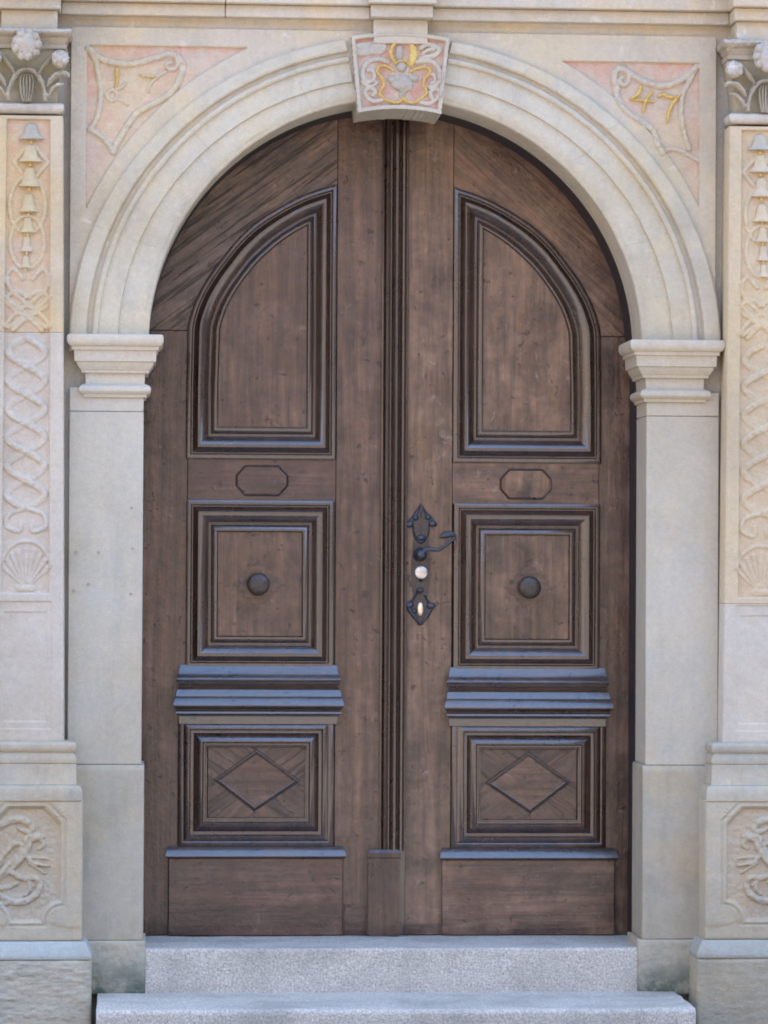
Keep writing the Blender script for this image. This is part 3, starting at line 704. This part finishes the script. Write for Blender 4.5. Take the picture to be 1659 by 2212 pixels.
    m_ = MB(); loft_rect(m_, xl+.006, xr-.006, -.078, .03, [(Zc(a), b*K) for a, b in ((222,-6),(200,-5),(165,-2),(130,6),(104,10))][::-1], (1,1)); core = m_.build('capital_core', 'stone_bell_core', p, smooth=40)
    m_ = MB(); loft_rect(m_, xl, xr, -.092, .03, [(Zc(a), b*K) for a, b in ((106,2),(104,8),(96,10),(94,6),(92,6),(84,12),(80,12),(79,16),(75,20),(66,21),(63,20),(61,14))][::-1], (1,1)); m_.build('abacus', 'stone_capital', p, smooth=35)
    m_ = MB(); ribbon(m_, fc, [(-36+3*i, 69+.9*math.sin(i*1.3)) for i in range(64)], 7, 26, 8); m_.build('abacus_rim', 'stone_capital_white', p, worn=0.003, smooth=60)
    m_ = MB(); ball(m_, fc, 58, 99, 16, 31, 32, 22, 5, .16, 26, 18); ball(m_, fc, 50, 104, 24, 13, 16, 11, 7, .3, 18, 12); ball(m_, fc, 68, 112, 24, 9, 9, 9, 9, .3)
    for kk in range(9): ball(m_, fc, 58+24*math.cos(kk*.7), 99+25*math.sin(kk*.7), 26-4*(kk%2), 9.5, 10, 11, 20+kk, .3, 12, 8)
    hd = m_.build('boss', 'stone_capital_white', p, worn=0.006, smooth=60)
    for s_ in (-1, 1):
        X_ = lambda x: 58+s_*(x-58)
        m_ = MB(); ball(m_, fc, X_(130), 128, 12, 19, 18, 17, 11+s_, .12, 20, 14)
        ball(m_, fc, X_(140), 134, 24, 8, 9, 8, 12+s_, .2)
        for kk in range(5): ball(m_, fc, X_(130)+13*math.cos(kk*1.26), 128+12*math.sin(kk*1.26), 20, 6.5, 6.5, 8, 40+kk, .3, 10, 7)
        m_.build('volute', 'stone_capital_white', p, worn=0.005, smooth=60)
        m_ = MB(); ribbon(m_, fc, catmull([(X_(88),152),(X_(98),138),(X_(110),124),(X_(128),112),(X_(146),116)],6), [3,5,6,6,4], 16)
        ribbon(m_, fc, catmull([(X_(84),160),(X_(94),142),(X_(104),128),(X_(118),118)],6), [2.5,3,3.5,3], 20)
        m_.build('volute_stem', 'stone_capital', p, worn=0.003, smooth=60)
        m_ = MB(); ribbon(m_, fc, catmull([(58,150),(X_(72),154),(X_(86),168),(X_(94),186),(X_(98),204),(X_(98),218)],6), [3,5,5.5,4.5,4,5], 15)
        ball(m_, fc, X_(99), 206, 8, 6, 6, 7, 3)
        ribbon(m_, fc, catmull([(X_(102),188),(X_(110),172),(X_(124),160),(X_(142),158),(X_(150),166)],6), [2.5,5,7,6,2.5], 18)
        ribbon(m_, fc, catmull([(X_(102),212),(X_(110),196),(X_(122),184),(X_(138),180)],6), [2,4,4,2], 9)
        m_.build('acanthus_leaf', 'stone_capital', p, worn=0.0045, smooth=60)
    m_ = MB()
    for dx in (-14,-7,0,7,14): ribbon(m_, fc, catmull([(58+dx*.5,220),(58+dx*.9,196),(58+dx,172),(58+dx*.6,160)],5), [2.5,3,2.6,1.5], 6)
    m_.build('leaf_ribs', 'stone_bell_core', p, worn=0.002, smooth=60)
    # base mouldings
    fb = F(60, 1650, -.10, mir); Zb = lambda py: float(fb.Z(py)); xl, xr = sorted((float(fb.X(-30)), float(fb.X(146))))
    m_ = MB(); lv = [(1601,2),(1603,14),(1607,18),(1613,19),(1619,18),(1623,15),(1625,12),(1628,13),(1631,17),(1640,19),(1647,18),(1649,16),(1650,18),(1692,19),(1694,20)]
    loft_rect(m_, xl, xr, -.095, .03, [(Zb(a), b*K) for a, b in lv], (1,1)); m_.build('base_moulding', 'stone_base', p, smooth=35)
    m_ = MB(); lv = [(1694.5,20),(1698,27),(1703,31),(1716,32),(1728,32.5)]
    loft_rect(m_, xl, xr, -.095, .03, [(Zb(a), b*K) for a, b in lv], (1,1)); m_.build('base_fillet', 'stone_base', p, smooth=35)
    # pedestal with sunk shaped panel and a beast among foliage
    fp = F(60, 1860, -.14, mir); DL, DR, DT, DB = -64, 178, 1728, 2034
    cc = lambda pts: conv(pts, .2864, 0, 1578.8)
    gst = [(catmull(cc([(-150,900),(-60,760),(40,690),(150,670),(220,700),(240,750),(190,760),(140,735)]),6), (5,8,9,8,7,4), 8),
           (catmull(cc([(320,800),(270,800),(210,820)]),5), (5,10,11), (7,10)), (catmull(cc([(215,830),(190,890),(130,970),(60,1040),(-20,1110)]),6), (9,12,13,12,8), (9,11,10)),
           (catmull(cc([(170,860),(100,860),(30,930),(-20,1010),(-80,1000)]),6), (4,6,8,7), 7),
           (catmull(cc([(200,930),(230,990),(300,1010),(370,1020)]),6), (6,5,4,2.5), 7), (catmull(cc([(220,1000),(300,1050),(340,1080)]),6), (4,3.5,2), 6), (catmull(cc([(230,960),(310,960),(360,970)]),6), (3.5,3,2), 6),
           (catmull(cc([(60,1040),(130,1100),(200,1120),(270,1110),(300,1170),(270,1240),(180,1290),(80,1290),(0,1240)]),6), (8,6,6,6,7,8,8,7,5), 8),
           (catmull(cc([(250,1170),(215,1140),(230,1200),(190,1240)]),6), 4, 6), (catmull(cc([(-120,1100),(-40,1180),(60,1180),(140,1150)]),6), (5,7,6,3), 7),
           (catmull(cc([(-160,1280),(-60,1230),(20,1270)]),6), (4,7,4), 6), (catmull(cc([(-100,1320),(0,1300),(60,1310)]),6), (3,5,3), 6),
           (catmull(cc([(250,780),(330,850),(290,890)]),5), (5,5,4), 6), (catmull(cc([(-200,1000),(-140,1080),(-60,1120)]),6), (4,7,5), 6)]
    # shell fan in the upper corner, quarter round in the lower one
    def fn(X, Y):
        global H0
        Xm = np.where(X > 57, X, 114-X)
        rx, ty, by = 132, 1742, 1992
        d = np.minimum(np.minimum(rx-Xm, Y-ty), by-Y)
        cut1 = (-(Xm-rx) + (Y-ty))/math.sqrt(2) - 26 + 3*np.sin((Xm-Y)*.08)
        cut2 = np.hypot(Xm-(rx+4), Y-(by+2)) - 46
        d = np.minimum(d, np.minimum(cut1, cut2))
        H0 = -2.5*sstep(d, -12, -10) + 3.0*np.exp(-((d+3)/3.2)**2) - 7*sstep(d, 0, 6) + rough(X, Y, .4, 32, 31+right)
        e = np.minimum(np.minimum(X-DL, DR-X), np.minimum(Y-DT, DB-Y)); H0 -= 4*np.exp(-np.clip(e,0,60)/1.6)
        # splits and flaked bed near the foot
        H0 -= 2.4*sstep(Y, 1994+6*np.sin(X*.05), 2004+6*np.sin(X*.05))*(.6+.4*np.sin(X*.04+Y*.02))
        H = H0.copy(); gs = gst + [([(rx-20+4,ty+20),(rx-20+18*math.cos(t)+6,ty+18-18*math.sin(t))], (1,3), 2.5) for t in (0,.5,1.0,1.57)]
        carve(X, Y, H, gs); H += rough(X, Y, .5, 7, 77)*sstep(d, 0, 6)
        up = np.clip((H-H0)/4, 0, 1); return H, sstep(d, 1, 4)*(1-up)*(.9 if right else .28)
    relief('pedestal', 'stone_pedestal', p, fp, DL, DR, DT, DB, 1.8, fn, skirt=.16)
    # weathered ledge and rough plinth
    fl = F(60, 2050, -.15, mir); Zl = lambda py: float(fl.Z(py)); xl, xr = sorted((float(fl.X(-75)), float(fl.X(184))))
    m_ = MB(); loft_rect(m_, xl, xr, -.145, .03, [(Zl(2036),-2),(Zl(2040),2),(Zl(2062),14*K),(Zl(2068),15*K),(Zl(2074),14*K)], (1,1)); m_.v = [(a+random.uniform(-.0005,.0005), b, c) for a, b, c in m_.v]
    m_ = MB(); loft_rect(m_, xl, xr, -.145, .03, [(Zl(2034.5),-.002),(Zl(2038),.003),(Zl(2062),.019),(Zl(2068),.021),(Zl(2074),.019)], (1,1)); m_.build('ledge', 'stone_ledge', p, bev=.004)
    fq = F(60, 2150, -.165, mir)
    def fnp(X, Y):
        h = (.35 if right else .8)*(rough(X, Y, 1.3, 60, 51+right) + rough(X*.35, Y, 1.0, 9, 61+right))
        e = np.minimum(np.minimum(X-X.min(), X.max()-X), Y-Y.min()); return h - 6*np.exp(-np.clip(e,0,80)/3), np.zeros_like(X)
    relief('plinth', 'stone_plinth', p, fq, -82, 197, 2074, 2430, 2.2, fnp, skirt=.19)
    return p
pilaster(False); pilaster(True)

# ------------------------------------------------------------------ steps
fs1 = F(840, 2187, -.44)
xa, xb = float(ray(208,2187,-.44)[0]), float(ray(1503,2187,-.44)[0])
def slab(name, label, mat, x0, x1, yf, yb, z0, z1, amp=.002, r_=.012, nx=160, nz=14):
    """stone block with hand-dressed front and top and a worn front edge"""
    pr = [(yf, z0), (yf, z0+(z1-r_-z0)*.33), (yf, z0+(z1-r_-z0)*.66)] + [(yf+r_-r_*math.cos(t), z1-r_+r_*math.sin(t)) for t in np.linspace(0, math.pi/2, 5)]
    n = 10; pr += [(yf+r_+(yb-yf-r_)*i/n, z1) for i in range(1, n+1)]
    fine = []
    for i in range(len(pr)-1):
        L_ = math.dist(pr[i], pr[i+1]); k = max(1, int(L_/.012))
        for j in range(k): fine.append((pr[i][0]+(pr[i+1][0]-pr[i][0])*j/k, pr[i][1]+(pr[i+1][1]-pr[i][1])*j/k))
    fine.append(pr[-1]); m = len(fine); v = []; fs_ = []
    for i in range(nx+1):
        x = x0+(x1-x0)*i/nx
        for j, (y, z) in enumerate(fine):
            d = mnoise.fractal(Vector((x*9, y*9, z*9)), 1.0, 2.0, 4)*amp + mnoise.noise(Vector((x*60, y*60, z*60)))*amp*.35
            v.append((x + (0 if 0 < i < nx else d*.4), y+(d if z < z1-.001 else 0), z+(d*.7 if y > yf+.001 else 0)))
    for i in range(nx):
        for j in range(m-1): a = i*m+j; fs_.append((a, a+m, a+m+1, a+1))
    b0 = len(v)
    for i in (0, nx):
        c0 = len(v); x = v[i*m][0]; v.append((x, yb, z0)); fs_.append(tuple([i*m+j for j in range(m)]+[c0]))
    o = mk(name, v, fs_, mat, None, smooth=50); o['label'] = label
    return o
th = slab('door_threshold', 'speckled grey granite sill block directly under the double door', 'granite', XJL+.004, XJR-.004, -.006, .42, zS-.02, zT, .0022, .010); th['category'] = 'threshold'
st_ = slab('stone_step', 'wide worn granite step along the bottom edge, in front of the sill block', 'granite', xa, xb, -.44, -.005, .0, zS, .003, .016); st_['category'] = 'step'

# ------------------------------------------------------------------ frame between masonry and door, shade of the gap put into its black
fr = thing('shade_frame', 'narrow frame lining the arch around the double door, its black standing in for the shaded gap', 'door frame', (CX, .3, zT))
def ringpiece(name, mat, parent, r0, r1, y0, y1, a0, a1, zlow=None):
    n = 60; v = []; f_ = []
    pts = [(math.cos(R(a0+(a1-a0)*i/n)), math.sin(R(a0+(a1-a0)*i/n))) for i in range(n+1)]
    rows = [[(CX+c*r0, CZ+s_*r0), (CX+c*r1, CZ+s_*r1)] for c, s_ in pts]
    if zlow is not None:
        rj = JW-.001; rows = [[(CX+rj, zlow), (CX+r1, zlow)], [(CX+rj, CZ-.004), (CX+r1, CZ-.004)]] + rows + [[(CX-rj, CZ-.004), (CX-r1, CZ-.004)], [(CX-rj, zlow), (CX-r1, zlow)]]
    for (a, b) in rows: v += [(a[0], y0, a[1]), (b[0], y0, b[1]), (b[0], y1, b[1]), (a[0], y1, a[1])]
    for i in range(len(rows)-1):
        for j in range(4): p_ = i*4+j; q_ = i*4+(j+1)%4; f_.append((p_, q_, q_+4, p_+4))
    e = (len(rows)-1)*4; f_ += [(0,1,2,3), (e+3,e+2,e+1,e)]
    return mk(name, v, f_, mat, parent, smooth=30)
ringpiece('frame_lining', 'frame_shade_black', fr, RI-.001, RI+.06, .221, .372, 0, 180, zT)

# ------------------------------------------------------------------ the two door leaves
YD = .38; XD = float(ray(851, 1150, YD)[0])
PROF = [(-3,-1),(-2,5),(2,7),(7,7),(9,5),(10,2.5),(12,2.5),(14,5),(18,11),(20.5,15.5),(23,18),(26,18.5),(30,17),(36,13),(42,7.5),(46,3),(48,3),(49,1),(51,1.5),(54,5),(58,8.5),(61,9.5),(64,9),(65,4),(65.5,1),(67,.5)]
PROF3 = [(-3,-1),(-2,5),(2,8),(8,9),(10,8),(13,10),(19,13),(22,13.5),(24,11),(25,3),(28,2),(31,2),(34,5),(40,10),(47,14),(50,14.5),(52,12),(53,9),(56,9),(57,11),(60,10),(61,5),(62,3)]
PROF3 = [(o*1.0, h) for o, h in PROF3]
def clip_top(x): 
    r_ = RI+.034; return CZ+math.sqrt(max(0, r_*r_-(x-CX)**2))
def leaf(right):
    mir = XD if right else None; f = F(565, 1150, YD, mir)
    if right: f.dz = -4*K
    lbl = ('right leaf of the dark brown panelled double door, the one with the iron lever handle' if right else
           'left leaf of the dark brown panelled double door, without handle, bearing the reeded centre strip')
    d = thing('door_leaf', lbl, 'door', (float(f.X(565)), YD, zT), 'leaves of the double door')
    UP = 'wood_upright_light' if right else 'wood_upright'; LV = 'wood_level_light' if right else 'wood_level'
    Xp = lambda x: float(f.X(x)); Zp = lambda y: float(f.Z(y)); zb = zT+.002
    xo = CX + (RI+.034)*(1 if right else -1)                      # outer edge, in the rebate behind the frame
    def pr(name, mt, pts, yf=YD, yb=YD+.045, bev=.0015): return prism(name, mt, d, pts, yf, yb, bev)
    hb = [(xo, zb), (Xp(851) + (0.0005 if right else -.0005), zb)]
    xm = hb[1][0]; n_b = 24; am = math.degrees(math.acos((xm-CX)/(RI+.045))); ae = 0 if right else 180
    for i in range(n_b+1): t = R(am+(ae-am)*i/n_b); hb.append((CX+(RI+.045)*math.cos(t), CZ+(RI+.045)*math.sin(t)))
    prism('backing_board', 'wood_moulding', d, hb, YD+.0455 if right else YD+.046, YD+.075)
    if right: wbox('closing_strip', 'wood_moulding', d, XD-.03, Xp(824), YD+.003, YD+.0452, zb, CZ+RI-.01, 0)
    # inner stile up to the arch
    a, b = Xp(725.8), Xp(824)
    pr('inner_stile', UP, [(a, zb), (b, zb), (b, clip_top(b)), ((a+b)/2, clip_top((a+b)/2)), (a, clip_top(a))])
    # outer stile
    pr('outer_stile', UP, [(xo, zb), (Xp(404.5), zb), (Xp(404.5), Zp(716)), (xo, Zp(716))])
    # panel outlines (photo measurements, clockwise)
    arc = catmull([(405,715),(409,688),(425,643),(450,598),(476,562),(512,517),(552,480),(590,455),(625,435),(668,415),(722,398)], 4)
    top = [(722,990),(403,990),(403,850)] + arc
    # arched rail: between the arch and the top panel
    def clampz(pt): return pt
    rail = [(Xp(724.8), clip_top(Xp(724.8)))]
    x_ = Xp(724.8); a0 = math.degrees(math.atan2(clip_top(x_)-CZ, x_-CX)); sgn = 1 if right else -1
    a_end = math.degrees(math.asin((Zp(714.6)-CZ)/(RI+.034))); a_end = a_end if right else 180-a_end
    for i in range(1, 31): t = R(a0+(a_end-a0)*i/30); rail.append((CX+(RI+.034)*math.cos(t), CZ+(RI+.034)*math.sin(t)))
    rail += [(Xp(403.5), Zp(714.6))] + [(Xp(x), Zp(y)) for x, y in arc] + [(Xp(724.8), Zp(398))]
    pr('arched_rail', 'wood_arch_right' if right else 'wood_arch_left', rail, YD-.001, YD+.045, .0012)
    for y0_, y1_ in ((988,1083),(1436,1560),(1800,2030)):
        z0_, z1_ = max(zb, Zp(y1_)), Zp(y0_); wbox('cross_rail', LV, d, Xp(405.3), Xp(725), YD+.0008, YD+.045, z0_, z1_, .0012)
    def panel(name, outline, prof, mt, inner=None):
        fld_h = 3
        ring = offset_loop(outline, prof[-1][0]-1) if inner is None else inner
        pts = [(Xp(x), Zp(y)) for x, y in ring]
        fo = prism(name, mt, d, pts, YD-fld_h*K, YD+.03, .001)
        # upright and level members of the moulding differ in grain only; one mitred frame
        mo, _ = sweep_frame('panel_moulding', 'wood_moulding', fo, f, outline, prof, inner=inner)
        return fo
    def loop(p): return p
    top_cw = [(403,990),(403,850)] + arc + [(722,700)] + [(722,990)]
    arc_in = catmull([(473,718),(476,700),(488,664),(505,632),(524,604),(548,573),(573,548),(598,526),(618,511),(641,496),(660,485)], 4)
    top_in = [(470,922),(470,830)] + arc_in + [(660,720)] + [(660,922)]
    p1 = panel('upper_panel', top_cw, PROF, UP, top_in)
    mid = [(405,1440),(405,1083),(719,1083),(719,1440)]
    p2 = panel('middle_panel', mid, PROF, UP)
    low = [(390,1826),(390,1552),(722,1552),(722,1826)]
    p3 = panel('lower_panel', low, PROF3, 'wood_level')
    # knob on a worn rosette
    kx, ky = (558, 1262)
    m_ = MB(); disc(m_, f, kx, ky, [(30,2),(30,4),(27,5),(20,5.5),(17,7),(14,12),(16,15),(22,19),(24.5,24),(24,28),(20,32),(12,34.5),(4,35.5),(.3,35.7)]); 
    kn = m_.build('knob', 'lock_plate_metal', p2, smooth=40)
    m_ = MB(); dpt = [(kx,ky-58),(kx+56,ky),(kx,ky+58),(kx-56,ky)]
    pts = [(Xp(x), Zp(y)) for x, y in dpt]; 
    dm = [];
    for i in range(4):
        a_, b_ = dpt[i], dpt[(i+1)%4]
        for t in np.linspace(0,1,9)[:-1]: 
            k_ = 1-.16*math.sin(t*math.pi*4)**2; dm.append((kx+(a_[0]+(b_[0]-a_[0])*t-kx)*k_, ky+(a_[1]+(b_[1]-a_[1])*t-ky)*k_))
    prism('rosette', 'wood_level_light', kn, [(Xp(x), Zp(y)) for x, y in dm], YD-6.2*K, YD-2*K, .0008)
    # lozenge and the four corner pieces round it
    lz = [(557,1622),(646,1686),(553,1748),(470,1684)]
    cr = [(452,1613),(662,1613),(662,1765),(452,1765)]
    mids = [(557,1613),(662,1686),(553,1765),(452,1684)]
    for i in range(4):
        c_ = cr[i]; a_ = mids[(i-1)%4]; b_ = mids[i]; la = lz[(i-1)%4]; lb = lz[i]
        off = 3.0; cen = np.array((557,1686.)); la2 = tuple(np.array(la)+(np.array(la)-cen)*.06); lb2 = tuple(np.array(lb)+(np.array(lb)-cen)*.06)
        prism('corner_piece', 'wood_diag_a' if i%2 == (1 if right else 0) else 'wood_diag_b', p3, [(Xp(x), Zp(y)) for x, y in (a_, c_, b_, lb2, la2)], YD-5.2*K, YD-2*K, .0012)
    lzi = [tuple(np.array(q_)+(cen-np.array(q_))*.03) for q_ in lz]
    prism('lozenge', LV, p3, [(Xp(x), Zp(y)) for x, y in lzi], YD-5.4*K, YD-2*K, .0012)
    lo_ = [tuple(np.array(q_)+(np.array(q_)-cen)*.035) for q_ in (lz[3], lz[0], lz[1], lz[2])]
    sweep_frame('lozenge_border', 'wood_moulding', p3, f, lo_, [(-1,3),(0,7.5),(2,8),(3.2,4.2),(4.4,4.0),(5.4,7.2),(6.6,6.8),(7.2,4)], smooth=20)
    # little eight-sided inlay between the panels
    oc = [(508,1026),(528,1004),(602,1004),(623,1026),(623,1050),(603,1072),(528,1072),(508,1050)]
    m_ = MB(); ring_o, ring_m, ring_i = offset_loop(oc,0), offset_loop(oc,2.4), offset_loop(oc,6)
    v_ = [f.P(x,y,-1) for x,y in ring_o]+[f.P(x,y,2.8) for x,y in ring_m]+[f.P(x,y,-.3) for x,y in ring_i]; ff = []
    for i in range(2):
        for j in range(8): a_ = i*8+j; b_ = i*8+(j+1)%8; ff.append((a_,b_,b_+8,a_+8))
    m_.add(v_, ff); m_.build('inlay_border', 'wood_moulding', d, smooth=25)
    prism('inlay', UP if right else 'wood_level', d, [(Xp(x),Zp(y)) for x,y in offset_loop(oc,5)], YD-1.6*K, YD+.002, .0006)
    # moulded ledge between middle and lower panels
    def ledge(name, x0, x1, lv, mt='wood_moulding_level'):
        xs = sorted((Xp(x0), Xp(x1))); m__ = MB(); loft_rect(m__, xs[0], xs[1], YD, YD+.02, [(Zp(y), o_*K) for y, o_ in lv], (.42,.42)); return m__.build(name, mt, d, smooth=26)
    ledge('ledge_moulding', 394, 726, [(1434,-1),(1436,6),(1443,9),(1452,13),(1459,18.5),(1464,25),(1467,27),(1470,26),(1472,22),(1476,20),(1478,14),(1482,11),(1485,14),(1489,22),(1496,27),(1503,29),(1505,31),(1510,36),(1517,41),(1523,42),(1526,39),(1528,32),(1531,26),(1533,25),(1536,29),(1540,30),(1542,22),(1544,14),(1547,12),(1563,11),(1565,7),(1566,-1)])
    ledge('kick_board_cap', 372, 740, [(1826,4),(1829,12),(1836,19),(1843,24),(1847,25),(1850,22),(1852,16)])
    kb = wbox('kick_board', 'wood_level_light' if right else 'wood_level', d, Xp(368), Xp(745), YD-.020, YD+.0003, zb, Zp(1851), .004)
    # small repairs and foot pieces
    if not right:
        wbox('repair_patch', 'wood_upright', d, Xp(727), Xp(774), YD-.0035, YD+.01, Zp(1953), Zp(1806), .001)
        wbox('repair_patch', 'wood_level', d, Xp(748), Xp(794), YD-.0028, YD+.01, zb, Zp(1957), .001)
        # reeded centre strip
        fz = F(851, 1150, YD); cs = [(821,0),(822,9),(825,11),(827,9),(828,6),(831,12),(835,15),(839,12),(841,6),(843,6),(846,13),(851,18),(856,17),(859,8),(861,6),(863,8),(866,14),(870,14),(873,9),(875,7),(877,8),(879,7),(880,0)]
        z1_, z2_ = float(fz.Z(1834)), CZ+RI-.006; v_ = []; n_ = len(cs)
        for z_ in (z1_, z2_):
            for x, h in cs: v_.append((float(fz.X(x)), YD-h*K-.0005, z_))
        ff = [(i, i+1, n_+i+1, n_+i) for i in range(n_-1)] + [tuple(range(n_)), tuple(range(2*n_-1, n_-1, -1))]
        mk('centre_strip', v_, ff, 'wood_moulding', d, smooth=26)
        m_ = MB(); xs = (float(fz.X(798)), float(fz.X(866))); loft_rect(m_, xs[0], xs[1], YD-.030, YD+.001, [(zb,0),(float(fz.Z(1850)),0),(float(fz.Z(1848)),.003),(float(fz.Z(1838)),.002),(float(fz.Z(1831)),-.006)], (1,1))
        m_.build('centre_strip_foot', 'wood_upright', d, smooth=25)
    else:
        wbox('foot_patch', 'wood_level_light', d, Xp(750), Xp(826), YD-.0028, YD+.01, zb, Zp(1990), .001)
        hs = F(909, 1230, YD)
        # lock plate: faint back plate, leafy ends
        m_ = MB(); plt = [(892,1165),(926,1165),(927,1200),(930,1215),(928,1260),(924,1290),(893,1290),(889,1260),(888,1215),(891,1200)]
        lp = prism('lock_plate', 'lock_plate_metal', d, [(float(hs.X(x)), float(hs.Z(y))) for x, y in plt], YD-2.2*K, YD, .0006)
        h_ = lambda pts: conv(pts, .14277, 836.3, 1066.8)
        for pg in ([(909,1089),(919,1104),(934,1126),(925,1138),(925,1156),(918,1166),(909,1171),(900,1166),(893,1156),(893,1138),(884,1128),(899,1104)], [(881,1304),(894,1300),(900,1288),(909,1281),(918,1288),(924,1300),(938,1304),(924,1328),(909,1349),(894,1328)]):
            prism('end_plate', 'lock_plate_metal', lp, [(float(hs.X(x)), float(hs.Z(y))) for x, y in pg], YD-4.4*K, YD-1.5*K, .0015)
        m_ = MB()
        ribbon(m_, hs, catmull(h_([(505,150),(470,240),(430,310),(380,390),(300,480)]),5), [1.5,4,5,5.5,4], 7); ribbon(m_, hs, catmull(h_([(515,170),(560,270),(610,340),(680,420),(740,480)]),5), [1.5,4,5,5.5,4], 7)
        for x, y, r_ in ((335,465,9),(680,455,9),(425,365,7.5),(615,355,7.5),(505,665,9.5)): ball(m_, hs, *h_([(x,y)])[0], 5, r_, r_*.75, 6)
        ribbon(m_, hs, catmull(h_([(390,480),(400,580),(440,680),(505,730),(570,690),(620,590),(620,480)]),5), [2.5,3,3.5,5,3.5,3,2.5], 6)
        ribbon(m_, hs, catmull(h_([(510,250),(500,400),(505,560),(505,700)]),5), [3,2,2.5,4], 5)
        m_.build('leaf_finial', 'iron', lp, worn=0.0012, smooth=60)
        m_ = MB()
        ribbon(m_, hs, catmull(h_([(290,1650),(350,1760),(420,1850),(500,1985)]),5), [5,6,6,2], 7); ribbon(m_, hs, catmull(h_([(720,1660),(650,1760),(590,1860),(500,1985)]),5), [4,5,6,2], 7)
        for x, y, r_ in ((340,1680,9.5),(660,1690,9.5),(410,1770,7),(495,1460,7.5)): ball(m_, hs, *h_([(x,y)])[0], 5, r_, r_*.75, 6)
        ribbon(m_, hs, catmull(h_([(430,1530),(380,1610),(340,1680)]),5), 3, 6); ribbon(m_, hs, catmull(h_([(560,1530),(610,1610),(660,1690)]),5), 3, 6); ribbon(m_, hs, catmull(h_([(495,1460),(430,1520)]),4), 3, 6)
        m_.build('leaf_finial', 'iron', lp, worn=0.0012, smooth=60)
        m_ = MB(); ball(m_, hs, *h_([(500,1740)])[0], 9, 6.6, 14.5, 4); m_.build('key_drop', 'brass', lp, smooth=60)
        m_ = MB(); disc(m_, hs, *h_([(510,1190)])[0], [(14.5,1),(14.5,8),(13,11),(10,12),(4,12.6),(.3,12.7)]); m_.build('lock_cylinder', 'polished_metal', lp, smooth=35)
        m_ = MB(); disc(m_, hs, *h_([(510,1310)])[0], [(4,2.3),(3.6,2.9),(.3,2.9)], 10); m_.build('keyhole', 'dark_hole', lp)
        m_ = MB(); disc(m_, hs, *h_([(300,1050)])[0], [(3.6,.1),(3.4,.9),(.3,.8)], 10); m_.build('screw_hole', 'dark_hole', d)
        # lever: round boss, swept neck, leaf-shaped grip standing away from the door
        lv = MB(); disc(lv, hs, *h_([(490,920)])[0], [(15,1),(15,6),(13,9),(9,14),(8,26),(9,36),(10.5,42),(10,47),(6,50),(.3,51)])
        path = [(490,900,44,5.5),(560,850,46,5.0),(640,840,48,4.4),(740,850,50,3.8),(830,800,52,3.6),(900,740,53,3.6),(950,700,54,3.4),(985,650,55,3.6),(950,615,56,6.0),(880,620,56,7.4),(810,640,55,6.2),(760,660,54,2.2)]
        pp = catmull([p_[:2]+(p_[2],p_[3]) for p_ in path], 5); v_ = []; ff = []; nu = 10
        for i, (x, y, h, r_) in enumerate(pp):
            x, y = h_([(x,y)])[0]; 
            j0, j1 = max(0,i-1), min(len(pp)-1,i+1); t_ = np.array(h_([pp[j1][:2]])[0])-np.array(h_([pp[j0][:2]])[0]); t_ /= max(1e-6, np.linalg.norm(t_)); nx_, ny_ = -t_[1], t_[0]
            for j in range(nu): b_ = 2*math.pi*j/nu; v_.append(hs.P(x+nx_*r_*math.cos(b_), y+ny_*r_*math.cos(b_), h+r_*.7*math.sin(b_)))
        for i in range(len(pp)-1):
            for j in range(nu): a_ = i*nu+j; b_ = i*nu+(j+1)%nu; ff.append((a_,b_,b_+nu,a_+nu))
        ff += [tuple(range(nu)), tuple((len(pp)-1)*nu+j for j in range(nu-1,-1,-1))]
        lv.add(v_, ff); lv.build('lever_handle', 'iron', d, smooth=50)
    return d
leaf(False); leaf(True)
